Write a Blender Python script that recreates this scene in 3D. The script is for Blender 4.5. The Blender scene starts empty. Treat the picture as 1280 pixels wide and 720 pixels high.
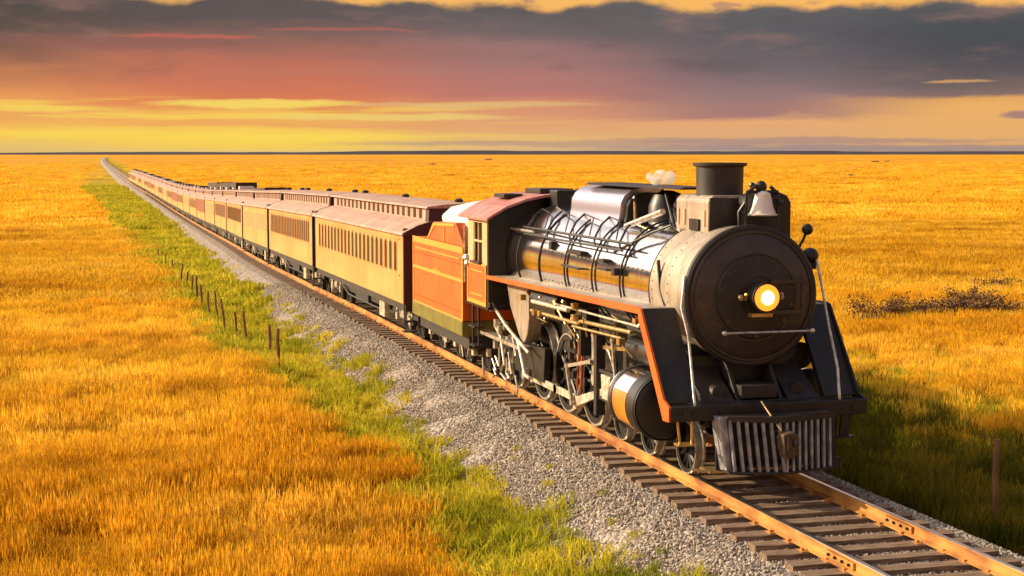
import bpy, bmesh, math, random
from mathutils import Vector, Matrix, Euler, noise as mnoise
random.seed(7)
PI = math.pi
S = bpy.context.scene
COL = S.collection

# ------------------------------------------------------------------ colours and materials
def lin(c):
    c = c / 255.0
    return c / 12.92 if c <= 0.04045 else ((c + 0.055) / 1.055) ** 2.4
def rgb(r, g, b): return (lin(r), lin(g), lin(b), 1.0)

def mat(name, col, rough=0.6, metal=0.0, col2=None, nscale=3.0, bump=0.0, bscale=40.0, spec=0.5, rvar=0.0,
        detail=6.0, stretch=(1, 1, 1), lo=0.35, hi=0.65, coat=0.0, grime=0.0):
    m = bpy.data.materials.new(name); m.use_nodes = True
    nt = m.node_tree; N = nt.nodes; L = nt.links
    b = N['Principled BSDF']
    b.inputs['Base Color'].default_value = (*col[:3], 1); b.inputs['Roughness'].default_value = rough
    b.inputs['Metallic'].default_value = metal; b.inputs['Specular IOR Level'].default_value = spec
    b.inputs['Coat Weight'].default_value = coat
    tc = N.new('ShaderNodeTexCoord'); mp = N.new('ShaderNodeMapping'); mp.inputs['Scale'].default_value = stretch
    L.new(tc.outputs['Object'], mp.inputs['Vector'])
    if col2 is not None or rvar:
        n = N.new('ShaderNodeTexNoise'); n.inputs['Scale'].default_value = nscale; n.inputs['Detail'].default_value = detail
        L.new(mp.outputs[0], n.inputs['Vector'])
        mr = N.new('ShaderNodeMapRange'); mr.inputs[1].default_value = lo; mr.inputs[2].default_value = hi
        L.new(n.outputs['Fac'], mr.inputs[0])
        if col2 is not None:
            mx = N.new('ShaderNodeMix'); mx.data_type = 'RGBA'
            mx.inputs[6].default_value = (*col[:3], 1); mx.inputs[7].default_value = (*col2[:3], 1)
            L.new(mr.outputs[0], mx.inputs[0]); L.new(mx.outputs[2], b.inputs['Base Color'])
        if rvar:
            m2 = N.new('ShaderNodeMapRange'); m2.inputs[3].default_value = max(0.02, rough - rvar); m2.inputs[4].default_value = min(1, rough + rvar)
            L.new(n.outputs['Fac'], m2.inputs[0]); L.new(m2.outputs[0], b.inputs['Roughness'])
    if grime:
        src = b.inputs['Base Color'].links[0].from_socket
        mg = N.new('ShaderNodeMapping'); mg.inputs['Scale'].default_value = (7, 7, .7); L.new(tc.outputs['Object'], mg.inputs[0])
        ng_ = N.new('ShaderNodeTexNoise'); ng_.inputs['Scale'].default_value = 1.0; ng_.inputs['Detail'].default_value = 8; ng_.inputs['Roughness'].default_value = .7; L.new(mg.outputs[0], ng_.inputs[0])
        rg = N.new('ShaderNodeMapRange'); rg.inputs[1].default_value = .46; rg.inputs[2].default_value = .72; rg.inputs[4].default_value = grime; L.new(ng_.outputs['Fac'], rg.inputs[0])
        xg = N.new('ShaderNodeMix'); xg.data_type = 'RGBA'; L.new(rg.outputs[0], xg.inputs[0]); L.new(src, xg.inputs[6]); xg.inputs[7].default_value = (.07, .045, .03, 1)
        L.new(xg.outputs[2], b.inputs['Base Color'])
    if bump:
        n2 = N.new('ShaderNodeTexNoise'); n2.inputs['Scale'].default_value = bscale; n2.inputs['Detail'].default_value = 5
        L.new(mp.outputs[0], n2.inputs['Vector'])
        bp = N.new('ShaderNodeBump'); bp.inputs['Strength'].default_value = bump; bp.inputs['Distance'].default_value = 0.02
        L.new(n2.outputs['Fac'], bp.inputs['Height']); L.new(bp.outputs[0], b.inputs['Normal'])
    return m

M = {}
M['black'] = mat('black_paint', (0.008, 0.007, 0.007), 0.42, 0, (0.018, 0.014, 0.012), 5, 0.15, 60, rvar=.15)
M['char'] = mat('graphite', (0.016, 0.012, 0.012), 0.5, 0.1, (0.034, 0.024, 0.021), 2.5, 0.2, 80, rvar=.15)
M['ring'] = mat('dull_iron', (0.045, 0.034, 0.032), 0.42, 0.3, (0.07, 0.052, 0.045), 4)
M['box'] = mat('smokebox_sheet', (0.32, 0.25, 0.18), 0.5, 0.35, (0.44, 0.35, 0.26), 3, 0.12, 60, rvar=.12, grime=.6)
M['jacket'] = mat('polished_jacket', (0.92, 0.90, 0.89), 0.12, 1.0, (0.80, 0.76, 0.74), 2.2, 0.05, 6, rvar=.07, grime=.35)
M['cowl'] = mat('lavender_cowl', (0.62, 0.58, 0.70), 0.24, 0.75, (0.50, 0.46, 0.56), 3, 0.05, 8, rvar=.08)
M['steel'] = mat('bright_steel', (0.80, 0.76, 0.68), 0.3, 0.6, (0.4, 0.34, 0.27), 9, 0.1, 60, rvar=.1)
M['pil'] = mat('pilot_grey', (0.42, 0.41, 0.45), 0.4, 0.2, (0.20, 0.19, 0.21), 7, 0.1, 60)
M['pipe'] = mat('brass_pipe', (0.70, 0.48, 0.20), 0.33, 0.7, (0.42, 0.27, 0.11), 6)
M['rod'] = mat('cream_rod', (0.80, 0.72, 0.58), 0.35, 0.3, (0.45, 0.36, 0.25), 8)
M['orange'] = mat('orange_paint', (0.74, 0.135, 0.009), 0.55, 0, (0.62, 0.10, 0.007), 1.6, 0.06, 30, spec=.3, grime=.4)
M['goldp'] = mat('amber_paint', (0.66, 0.25, 0.02), 0.4, 0, (0.42, 0.17, 0.012), 3, grime=.4)
M['trim'] = mat('gold_trim', (0.80, 0.36, 0.06), 0.4, 0, (0.68, 0.30, 0.05), 6)
M['olive'] = mat('olive_paint', (0.20, 0.17, 0.018), 0.5, 0, (0.13, 0.10, 0.012), 4)
M['maroon'] = mat('maroon_paint', (0.055, 0.008, 0.012), 0.6, 0, (0.035, 0.006, 0.009), 3)
M['roofpink'] = mat('sunlit_maroon_roof', (0.50, 0.20, 0.17), 0.55, 0, (0.38, 0.13, 0.10), 3)  # maroon cab roof; the sunlight on it is put into the pinkish colour
M['cream'] = mat('cab_cream', (0.66, 0.46, 0.25), 0.5, 0, (0.56, 0.37, 0.18), 4, grime=.3)
M['coach'] = mat('coach_yellow', (0.68, 0.345, 0.10), 0.6, 0, (0.57, 0.27, 0.068), 1.0, 0.05, 20, stretch=(1, .3, 1.5), spec=.3, grime=.45)
M['coachroof'] = mat('coach_roof_cream', (0.52, 0.33, 0.25), 0.75, 0, (0.40, 0.23, 0.165), 1.5, 0.1, 20, grime=.5)
M['winglass'] = mat('window_glass', (0.022, 0.008, 0.005), 0.4, 0, (0.06, 0.02, 0.008), 1.2, spec=.25)
M['glass'] = mat('dark_glass', (.006, .005, .006), .12)
M['winframe'] = mat('window_frame_brown', (0.42, 0.19, 0.045), 0.5)
M['brownpanel'] = mat('brown_panel', (0.30, 0.075, 0.025), 0.5, 0, (0.22, 0.05, 0.02), 2)
M['bandwin'] = mat('band_window', (.24, .085, .025), .5, 0, (.12, .04, .015), 2)
M['panel'] = mat('tan_panel', (.54, .25, .07), .6, 0, (.44, .19, .05), 1)
M['darkbox'] = mat('dark_box', (.022, .008, .008), .6, 0, (.04, .016, .014), 3)
M['under'] = mat('underframe_black', (0.014, 0.010, 0.009), 0.6, 0, (0.035, 0.026, 0.02), 5)
M['railtop'] = mat('rail_steel', (0.62, 0.56, 0.52), 0.22, 0.95, (0.5, 0.4, 0.32), 8)
M['rust'] = mat('rail_rust', (0.60, 0.31, 0.07), 0.55, 0.25, (0.30, 0.10, 0.025), 3.5, 0.25, 50, stretch=(1, .4, 1))
M['tie'] = mat('sleeper_wood', (0.31, 0.20, 0.12), 0.85, 0, (0.10, 0.062, 0.038), 5, 0.6, 30, stretch=(.6, 5, 5))
M['ironwheel'] = mat('wheel_iron', (0.014, 0.011, 0.010), 0.5, 0.2)
M['white'] = mat('white_sheet', (0.82, 0.78, 0.74), 0.45, 0, (0.7, 0.64, 0.58), 5)
M['post'] = mat('weathered_post', (0.16, 0.075, 0.03), 0.85, 0, (0.30, 0.15, 0.06), 4, 0.5, 20, stretch=(3, 3, .6))
M['shrubwood'] = mat('shrub_twig', (0.06, 0.03, 0.015), 0.8)
M['rockpink'] = mat('coupler_iron', (0.05, 0.03, 0.018), 0.6, 0.2, (0.12, 0.07, 0.03), 12)
def emit(name, col, st):
    m = bpy.data.materials.new(name); m.use_nodes = True
    b = m.node_tree.nodes['Principled BSDF']
    b.inputs['Emission Color'].default_value = (*col, 1); b.inputs['Emission Strength'].default_value = st
    b.inputs['Base Color'].default_value = (*col, 1)
    return m
M['bulb'] = emit('lamp_bulb', (1.0, 0.66, 0.22), 7.0)
M['lens'] = emit('lamp_lens', (1.0, 0.27, 0.02), 1.3)

# ------------------------------------------------------------------ mesh builder
class MB:
    def __init__(s, off=(0, 0, 0)):
        s.v = []; s.f = []; s.sm = []; s.off = Vector(off)
    def add(s, vs, fs, smooth=False):
        n = len(s.v); s.v += [Vector(p) - s.off for p in vs]
        for f in fs: s.f.append([i + n for i in f]); s.sm.append(smooth)
        return s
    def box(s, x0, x1, y0, y1, z0, z1):
        vs = [(x, y, z) for z in (z0, z1) for y in (y0, y1) for x in (x0, x1)]
        return s.add(vs, [(0, 2, 3, 1), (4, 5, 7, 6), (0, 1, 5, 4), (2, 6, 7, 3), (0, 4, 6, 2), (1, 3, 7, 5)])
    def tube(s, pts, r, n=8, smooth=True, radii=None):
        pts = [Vector(p) for p in pts]; rings = []
        ov = (pts[-1] - pts[0]).normalized(); ref = Vector((0, 1, 0)) if abs(ov.z) > .75 else Vector((0, 0, 1))
        for i, p in enumerate(pts):
            a = pts[max(0, i - 1)]; b = pts[min(len(pts) - 1, i + 1)]
            d = (b - a).normalized()
            u = d.cross(ref)
            if u.length < 1e-3: u = d.cross(Vector((1, 0, 0)))
            u.normalize(); w = u.cross(d).normalized()
            rr = radii[i] if radii else r
            rings.append([p + (u * math.cos(2 * PI * k / n) + w * math.sin(2 * PI * k / n)) * rr for k in range(n)])
        vs = [q for R in rings for q in R]; fs = []
        for i in range(len(pts) - 1):
            for k in range(n):
                fs.append((i * n + k, i * n + (k + 1) % n, (i + 1) * n + (k + 1) % n, (i + 1) * n + k))
        s.add(vs, fs, smooth)
        s.add(rings[0], [tuple(range(n))[::-1]]); s.add(rings[-1], [tuple(range(n))])
        return s
    def lathe(s, prof, c, axis='y', n=32, smooth=True, capped=True):
        # prof: list of (t along axis, r)
        vs = []
        for t, r in prof:
            for k in range(n):
                a = 2 * PI * k / n; ca = math.cos(a) * r; sa = math.sin(a) * r
                if axis == 'y': vs.append((c[0] + ca, c[1] + t, c[2] + sa))
                elif axis == 'z': vs.append((c[0] + ca, c[1] + sa, c[2] + t))
                else: vs.append((c[0] + t, c[1] + ca, c[2] + sa))
        fs = []
        for i in range(len(prof) - 1):
            for k in range(n):
                fs.append((i * n + k, i * n + (k + 1) % n, (i + 1) * n + (k + 1) % n, (i + 1) * n + k))
        s.add(vs, fs, smooth)
        if capped:
            if prof[0][1] > 1e-4: s.add(vs[:n], [tuple(range(n))])
            if prof[-1][1] > 1e-4: s.add(vs[-n:], [tuple(range(n))])
        return s
    def prismx(s, poly, x0, x1):   # poly of (y,z) extruded along x
        n = len(poly); vs = [(x0, y, z) for y, z in poly] + [(x1, y, z) for y, z in poly]
        return s.add(vs, [tuple(range(n))[::-1], tuple(range(n, 2 * n))] + [(k, (k + 1) % n, n + (k + 1) % n, n + k) for k in range(n)])
    def prismy(s, poly, y0, y1, smooth=False):   # poly of (x,z) extruded along y
        n = len(poly); vs = [(x, y0, z) for x, z in poly] + [(x, y1, z) for x, z in poly]
        s.add(vs, [(k, (k + 1) % n, n + (k + 1) % n, n + k) for k in range(n)], smooth)
        return s.add(vs, [tuple(range(n)), tuple(range(n, 2 * n))[::-1]])
    def ball(s, c, r, n=12, sc=(1, 1, 1)):
        prof = []
        vs = []; fs = []; m = n // 2
        for i in range(m + 1):
            th = PI * i / m
            for k in range(n):
                a = 2 * PI * k / n
                vs.append((c[0] + r * sc[0] * math.sin(th) * math.cos(a), c[1] + r * sc[1] * math.sin(th) * math.sin(a), c[2] + r * sc[2] * math.cos(th)))
        for i in range(m):
            for k in range(n): fs.append((i * n + k, i * n + (k + 1) % n, (i + 1) * n + (k + 1) % n, (i + 1) * n + k))
        return s.add(vs, fs, True)
    def mesh(s, name, m):
        me = bpy.data.meshes.new(name); me.from_pydata([tuple(p) for p in s.v], [], s.f)
        me.materials.append(m)
        me.polygons.foreach_set('use_smooth', s.sm); me.validate()
        bm = bmesh.new(); bm.from_mesh(me); bmesh.ops.remove_doubles(bm, verts=bm.verts, dist=1e-5)
        bmesh.ops.recalc_face_normals(bm, faces=bm.faces); bm.to_mesh(me); bm.free()
        return me
    def build(s, name, m, parent=None, bevel=0.0, label=None):
        me = s.mesh(name, m)
        o = bpy.data.objects.new(name, me); COL.objects.link(o)
        if parent: o.parent = parent
        if bevel:
            bv = o.modifiers.new('bevel', 'BEVEL'); bv.width = bevel; bv.segments = 2; bv.limit_method = 'ANGLE'; bv.angle_limit = math.radians(40)
        if any(s.sm):
            e = o.modifiers.new('split', 'EDGE_SPLIT'); e.split_angle = math.radians(38)
        if label: o['label'] = label
        return o

def tag(o, label=None, cat=None, group=None, kind=None):
    if label: o['label'] = label
    if cat: o['category'] = cat
    if group: o['group'] = group
    if kind: o['kind'] = kind
    return o
def empty(name, loc, rot=(0, 0, 0)):
    o = bpy.data.objects.new(name, None); COL.objects.link(o); o.location = loc; o.rotation_euler = rot
    o.empty_display_size = .3
    return o

# ------------------------------------------------------------------ camera
H = 4.7; F = 2000.0
PIT = math.atan(168 / F); YAW = math.atan(552 / F * math.cos(PIT))
cam = bpy.data.cameras.new('camera'); camo = bpy.data.objects.new('camera', cam); COL.objects.link(camo)
cam.sensor_width = 36; cam.lens = F / 1280 * 36; cam.clip_end = 60000; cam.clip_start = .2
camo.location = (0, 0, H); camo.rotation_euler = Euler((PI / 2 - PIT, 0, -YAW), 'XYZ')
S.camera = camo

# ------------------------------------------------------------------ track path  (Y -> centre X, height)
PTS = [(-400, 9.49, 0), (0, 9.49, 0), (20, 9.49, 0), (45, 9.49, -.08), (62, 9.55, -.25), (86, 10.2, -.75), (101, 10.8, -1.05), (146, 12.4, -2.0),
       (211, 14.0, -2.8), (300, 15.1, -3.0), (428, 15.6, -2.8), (826, 19, -1.6), (1500, 29, -1.0), (5000, 110, -1.0), (30000, 700, -1.0)]
def path(y):
    for i in range(len(PTS) - 1):
        if y <= PTS[i + 1][0] or i == len(PTS) - 2: break
    def sl(j, c):
        if j <= 0 or j >= len(PTS) - 1: return 0.0 if j <= 0 else (PTS[j][c] - PTS[j - 1][c]) / (PTS[j][0] - PTS[j - 1][0])
        a = (PTS[j][c] - PTS[j - 1][c]) / (PTS[j][0] - PTS[j - 1][0]); b = (PTS[j + 1][c] - PTS[j][c]) / (PTS[j + 1][0] - PTS[j][0])
        if j <= 3: return 0.0 if j < 3 else min(a, b, key=abs)
        return .5 * (a + b) if a * b > 0 else 0
    y0, y1 = PTS[i][0], PTS[i + 1][0]; h = y1 - y0; t = max(0, min(1, (y - y0) / h)); out = []
    for c in (1, 2):
        p0, p1 = PTS[i][c], PTS[i + 1][c]; m0, m1 = sl(i, c) * h, sl(i + 1, c) * h
        out.append((2 * t**3 - 3 * t**2 + 1) * p0 + (t**3 - 2 * t**2 + t) * m0 + (-2 * t**3 + 3 * t**2) * p1 + (t**3 - t**2) * m1)
    return out
def sst(a, b, x):
    t = max(0, min(1, (x - a) / (b - a))); return t * t * (3 - 2 * t)

def nz(x, y, s, seed=0): return mnoise.noise(Vector((x / s, y / s, seed * 7.3)))
def ground_z(x, y):
    cx, cz = path(y); d = x - cx
    far = min(1.0, 30.0 / max(1, abs(y)))
    dip = cz * (1 - sst(60, 900, abs(d))) - 1.0 * sst(60, 900, abs(d)) * (0 if y < 60 else 0.4)
    base = -0.92
    if d > 0: base = -0.92 - 0.45 * sst(3.0, 6.0, d) + 0.25 * sst(9, 26, d)
    else: base = -0.92 + 0.10 * sst(-4.0, -5.0, d) * 0 + 0.08 * nz(x, y, 2.0, 3)
    w = sst(2.6, 4.5, abs(d))
    n = 0.22 * nz(x, y, 14, 1) + 0.10 * nz(x, y, 4, 2) + 0.9 * nz(x, y, 120, 5) * sst(60, 300, abs(d))
    return dip + base + w * n
def geo(a, b, s0, g):
    out = [a]; st = s0
    while out[-1] < b: out.append(out[-1] + st); st *= g
    return out

# ------------------------------------------------------------------ ground
ys = [-60 + 2 * i for i in range(36)] + geo(12, 14000, .5, 1.018)
xr = geo(0, 16, .5, 1.0) + geo(16.6, 12000, .6, 1.06)
xs = sorted(set([-q for q in xr] + xr))
vs = []; fs = []
for y in ys:
    cx = path(y)[0]
    for x in xs: vs.append((cx + x, y, ground_z(cx + x, y)))
nx = len(xs)
for j in range(len(ys) - 1):
    for i in range(nx - 1): fs.append((j * nx + i, j * nx + i + 1, (j + 1) * nx + i + 1, (j + 1) * nx + i))

def field_colour(nt):
    """patches of gold, orange, straw and green, from world position; returns colour socket"""
    N = nt.nodes; L = nt.links
    g = N.new('ShaderNodeNewGeometry')
    mp = N.new('ShaderNodeMapping'); mp.inputs['Scale'].default_value = (.10, .12, 0); L.new(g.outputs['Position'], mp.inputs[0])
    n = N.new('ShaderNodeTexNoise'); n.inputs['Scale'].default_value = 1.0; n.inputs['Detail'].default_value = 8; n.inputs['Roughness'].default_value = .62
    L.new(mp.outputs[0], n.inputs[0])
    cr = N.new('ShaderNodeValToRGB'); e = cr.color_ramp.elements
    e[0].position = .27; e[0].color = (0.24, 0.105, 0.012, 1)
    e[1].position = .74; e[1].color = (0.90, 0.60, 0.13, 1)
    for p, c in ((.38, (0.62, 0.29, 0.016, 1)), (.5, (0.76, 0.41, 0.024, 1)), (.62, (0.85, 0.51, 0.05, 1))):
        q = e.new(p); q.color = c
    L.new(n.outputs['Fac'], cr.inputs[0])
    # broad green tint patches
    mp2 = N.new('ShaderNodeMapping'); mp2.inputs['Scale'].default_value = (.035, .07, 0); mp2.inputs['Location'].default_value = (3.1, 1.7, 0); L.new(g.outputs['Position'], mp2.inputs[0])
    n2 = N.new('ShaderNodeTexNoise'); n2.inputs['Scale'].default_value = 1.0; n2.inputs['Detail'].default_value = 5; L.new(mp2.outputs[0], n2.inputs[0])
    mr = N.new('ShaderNodeMapRange'); mr.inputs[1].default_value = .54; mr.inputs[2].default_value = .78; mr.inputs[4].default_value = .45; L.new(n2.outputs['Fac'], mr.inputs[0])
    mx = N.new('ShaderNodeMix'); mx.data_type = 'RGBA'; L.new(mr.outputs[0], mx.inputs[0]); L.new(cr.outputs[0], mx.inputs[6]); mx.inputs[7].default_value = (0.50, 0.36, 0.03, 1)
    # right-hand side of the line is greener close to the track (stored as a vertex attribute)
    mp3 = N.new('ShaderNodeMapping'); mp3.inputs['Scale'].default_value = (.022, .045, 0); mp3.inputs['Location'].default_value = (7.1, 2.2, 0); L.new(g.outputs['Position'], mp3.inputs[0])
    n3_ = N.new('ShaderNodeTexNoise'); n3_.inputs['Scale'].default_value = 1.0; n3_.inputs['Detail'].default_value = 6; n3_.inputs['Roughness'].default_value = .6; L.new(mp3.outputs[0], n3_.inputs[0])
    cr4 = N.new('ShaderNodeValToRGB'); e4 = cr4.color_ramp.elements; e4[0].position = .34; e4[0].color = (.80, .70, .62, 1); e4[1].position = .64; e4[1].color = (1.12, 1.2, 1.6, 1)
    q4 = e4.new(.47); q4.color = (1.04, 1.04, 1.04, 1)
    L.new(n3_.outputs['Fac'], cr4.inputs[0])
    m5 = N.new('ShaderNodeMix'); m5.data_type = 'RGBA'; m5.blend_type = 'MULTIPLY'; m5.inputs[0].default_value = 1; L.new(mx.outputs[2], m5.inputs[6]); L.new(cr4.outputs[0], m5.inputs[7])
    return m5.outputs[2], g

gm = bpy.data.materials.new('prairie_ground'); gm.use_nodes = True
nt = gm.node_tree; b = nt.nodes['Principled BSDF']; b.inputs['Roughness'].default_value = 1.0; b.inputs['Specular IOR Level'].default_value = .05
c, g = field_colour(nt)
at = nt.nodes.new('ShaderNodeAttribute'); at.attribute_name = 'green'
mx = nt.nodes.new('ShaderNodeMix'); mx.data_type = 'RGBA'; nt.links.new(at.outputs['Fac'], mx.inputs[0]); nt.links.new(c, mx.inputs[6]); mx.inputs[7].default_value = (0.50, 0.46, 0.03, 1)
# far streaks of darker scrub, long across the view
mp = nt.nodes.new('ShaderNodeMapping'); mp.inputs['Scale'].default_value = (.006, .028, 0); nt.links.new(g.outputs['Position'], mp.inputs[0])
n3 = nt.nodes.new('ShaderNodeTexNoise'); n3.inputs['Scale'].default_value = 1; n3.inputs['Detail'].default_value = 9; n3.inputs['Roughness'].default_value = .65; nt.links.new(mp.outputs[0], n3.inputs[0])
cr3 = nt.nodes.new('ShaderNodeValToRGB'); e = cr3.color_ramp.elements; e[0].position = .33; e[0].color = (.50, .38, .32, 1); e[1].position = .52; e[1].color = (.96, .80, .80, 1)
nt.links.new(n3.outputs['Fac'], cr3.inputs[0])
mul = nt.nodes.new('ShaderNodeMix'); mul.data_type = 'RGBA'; mul.blend_type = 'MULTIPLY'; mul.inputs[0].default_value = 1
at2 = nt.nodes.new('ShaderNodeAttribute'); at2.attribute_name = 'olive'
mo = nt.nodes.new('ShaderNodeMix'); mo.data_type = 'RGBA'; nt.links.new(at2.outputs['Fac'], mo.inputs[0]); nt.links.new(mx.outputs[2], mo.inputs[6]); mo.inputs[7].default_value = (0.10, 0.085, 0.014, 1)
nt.links.new(mo.outputs[2], mul.inputs[6]); nt.links.new(cr3.outputs[0], mul.inputs[7])
nt.links.new(mul.outputs[2], b.inputs['Base Color'])
nb = nt.nodes.new('ShaderNodeTexNoise'); nb.inputs['Scale'].default_value = 2.2; nb.inputs['Detail'].default_value = 8; nb.inputs['Roughness'].default_value = .75
nt.links.new(g.outputs['Position'], nb.inputs[0])
bp = nt.nodes.new('ShaderNodeBump'); bp.inputs['Strength'].default_value = .8; bp.inputs['Distance'].default_value = .5
nt.links.new(nb.outputs['Fac'], bp.inputs['Height']); nt.links.new(bp.outputs[0], b.inputs['Normal'])

def greenness(x, y):
    cx, cz = path(y); d = x - cx
    e = nz(x, y, 2.2, 11) * .9 + nz(x, y, .8, 12) * .5
    if d < 0:
        inner = -4.35 - 1.0 * sst(24, 42, y) - .5 * sst(42, 75, y) - .018 * max(0, y - 75) + e * .8 - .7 * nz(x, y, 7, 13)
        k = sst(inner - .5, inner + .35, d) * (1 - sst(0, 1, d)) * (1 - .75 * sst(250, 900, y))
        if d > -3.6: k = max(k, .85)
        return max(0, min(1, k))
    k = 1 - sst(7 + e * 3, 16 + e * 6, d)
    return max(0, k) * .8
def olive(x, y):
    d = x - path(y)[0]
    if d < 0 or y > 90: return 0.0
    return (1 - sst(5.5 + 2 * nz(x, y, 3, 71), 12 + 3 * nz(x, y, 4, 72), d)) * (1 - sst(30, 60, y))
me = bpy.data.meshes.new('prairie'); me.from_pydata(vs, [], fs); me.materials.append(gm)
me.polygons.foreach_set('use_smooth', [True] * len(me.polygons))
a = me.attributes.new('green', 'FLOAT', 'POINT'); a.data.foreach_set('value', [greenness(p[0], p[1]) if p[1] < 3000 else 0 for p in vs])
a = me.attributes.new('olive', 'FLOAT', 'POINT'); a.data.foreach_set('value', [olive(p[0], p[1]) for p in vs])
go = bpy.data.objects.new('ground', me); COL.objects.link(go); tag(go, kind='structure')

# ------------------------------------------------------------------ ballast bed
prof = [(-3.35, -1.12), (-2.75, -.80), (-2.2, -.50), (-1.75, -.29), (-1.3, -.255), (-.4, -.25), (.4, -.25), (1.3, -.255), (1.75, -.29), (2.2, -.52), (2.75, -.86), (3.3, -1.4)]
vs = []; fs = []
yb = [-60, -40, -20, 0] + geo(8, 2600, .25, 1.012)
sub = []
for i in range(len(prof) - 1):
    for k in range(3):
        t = k / 3; sub.append((prof[i][0] * (1 - t) + prof[i + 1][0] * t, prof[i][1] * (1 - t) + prof[i + 1][1] * t))
sub.append(prof[-1])
def ballast_z(d, y):
    for i in range(len(prof) - 1):
        if d <= prof[i + 1][0]: break
    t = (d - prof[i][0]) / (prof[i + 1][0] - prof[i][0])
    return prof[i][1] * (1 - t) + prof[i + 1][1] * t + path(y)[1]
for y in yb:
    cx, cz = path(y)
    for k, (d, z) in enumerate(sub):
        w = sst(1.5, 2.6, abs(d))
        vs.append((cx + d + w * .22 * nz(d, y, 1.3, 21), y, cz + z + .025 * nz(cx + d, y, .35, 22) + w * .08 * nz(d, y, 1.1, 23)))
n = len(sub)
for j in range(len(yb) - 1):
    for i in range(n - 1): fs.append((j * n + i, j * n + i + 1, (j + 1) * n + i + 1, (j + 1) * n + i))
bm_ = bpy.data.materials.new('gravel'); bm_.use_nodes = True; nt = bm_.node_tree; b = nt.nodes['Principled BSDF']; b.inputs['Roughness'].default_value = .95
g = nt.nodes.new('ShaderNodeNewGeometry'); v = nt.nodes.new('ShaderNodeTexVoronoi'); v.inputs['Scale'].default_value = 16; nt.links.new(g.outputs['Position'], v.inputs['Vector'])
sep = nt.nodes.new('ShaderNodeSeparateColor'); nt.links.new(v.outputs['Color'], sep.inputs[0])
cr = nt.nodes.new('ShaderNodeValToRGB'); e = cr.color_ramp.elements; e[0].color = (.13, .095, .08, 1); e[1].color = (.46, .38, .31, 1); e[0].position = .1; e[1].position = .9
nt.links.new(sep.outputs[0], cr.inputs[0]); nt.links.new(cr.outputs[0], b.inputs['Base Color'])
bp = nt.nodes.new('ShaderNodeBump'); bp.inputs['Strength'].default_value = 1; bp.inputs['Distance'].default_value = .05; bp.invert = True
nt.links.new(v.outputs['Distance'], bp.inputs['Height']); nt.links.new(bp.outputs[0], b.inputs['Normal'])
me = bpy.data.meshes.new('ballast'); me.from_pydata(vs, [], fs); me.materials.append(bm_)
bo = bpy.data.objects.new('ballast', me); COL.objects.link(bo); tag(bo, kind='structure')

# ------------------------------------------------------------------ scatter helper (stuff only)
def scatter(name, pts, meshes, label, cat):
    """pts: (x,y,z, rotx, roty, rotz, scale)"""
    me = bpy.data.meshes.new(name); me.from_pydata([p[:3] for p in pts], [], [])
    a = me.attributes.new('rot', 'FLOAT_VECTOR', 'POINT'); a.data.foreach_set('vector', [q for p in pts for q in p[3:6]])
    a = me.attributes.new('scl', 'FLOAT', 'POINT'); a.data.foreach_set('value', [p[6] for p in pts])
    a = me.attributes.new('idx', 'INT', 'POINT'); a.data.foreach_set('value', [random.randrange(len(meshes)) for p in pts])
    o = bpy.data.objects.new(name, me); COL.objects.link(o)
    src = bpy.data.collections.new(name + '_forms')
    for k, m_ in enumerate(meshes):
        src.objects.link(bpy.data.objects.new('%s_form_%02d' % (name, k), m_))
    ng = bpy.data.node_groups.new(name, 'GeometryNodeTree')
    ng.interface.new_socket('Geometry', in_out='INPUT', socket_type='NodeSocketGeometry')
    ng.interface.new_socket('Geometry', in_out='OUTPUT', socket_type='NodeSocketGeometry')
    N = ng.nodes; L = ng.links
    gi = N.new('NodeGroupInput'); gout = N.new('NodeGroupOutput'); ci = N.new('GeometryNodeCollectionInfo'); iop = N.new('GeometryNodeInstanceOnPoints')
    ci.inputs['Collection'].default_value = src; ci.inputs['Separate Children'].default_value = True; ci.inputs['Reset Children'].default_value = True
    def na(n_, t):
        q = N.new('GeometryNodeInputNamedAttribute'); q.data_type = t; q.inputs['Name'].default_value = n_; return q.outputs[0]
    e2r = N.new('FunctionNodeEulerToRotation'); L.new(na('rot', 'FLOAT_VECTOR'), e2r.inputs[0])
    L.new(gi.outputs[0], iop.inputs['Points']); L.new(ci.outputs[0], iop.inputs['Instance']); iop.inputs['Pick Instance'].default_value = True
    L.new(na('idx', 'INT'), iop.inputs['Instance Index']); L.new(e2r.outputs[0], iop.inputs['Rotation']); L.new(na('scl', 'FLOAT'), iop.inputs['Scale'])
    L.new(iop.outputs[0], gout.inputs[0])
    md = o.modifiers.new('scatter', 'NODES'); md.node_group = ng
    tag(o, label, cat, kind='stuff'); return o

# stones
sm_ = bpy.data.materials.new('stone'); sm_.use_nodes = True; nt = sm_.node_tree; b = nt.nodes['Principled BSDF']; b.inputs['Roughness'].default_value = .9
oi = nt.nodes.new('ShaderNodeObjectInfo'); cr = nt.nodes.new('ShaderNodeValToRGB'); e = cr.color_ramp.elements
e[0].color = (.14, .105, .08, 1); e[1].color = (.64, .55, .42, 1)
for p, c_ in ((.3, (.29, .235, .19, 1)), (.7, (.44, .37, .295, 1))): q = e.new(p); q.color = c_
nt.links.new(oi.outputs['Random'], cr.inputs[0]); nt.links.new(cr.outputs[0], b.inputs['Base Color'])
stones = []
for k in range(5):
    bm = bmesh.new(); bmesh.ops.create_icosphere(bm, subdivisions=1, radius=.5)
    for v_ in bm.verts: v_.co *= random.uniform(.72, 1.1); v_.co.z *= .75; v_.co.x *= 1.15
    me = bpy.data.meshes.new('stone'); bm.to_mesh(me); bm.free(); me.materials.append(sm_); stones.append(me)
pts = []
TIE0, TIES = 13.2, .50
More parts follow.
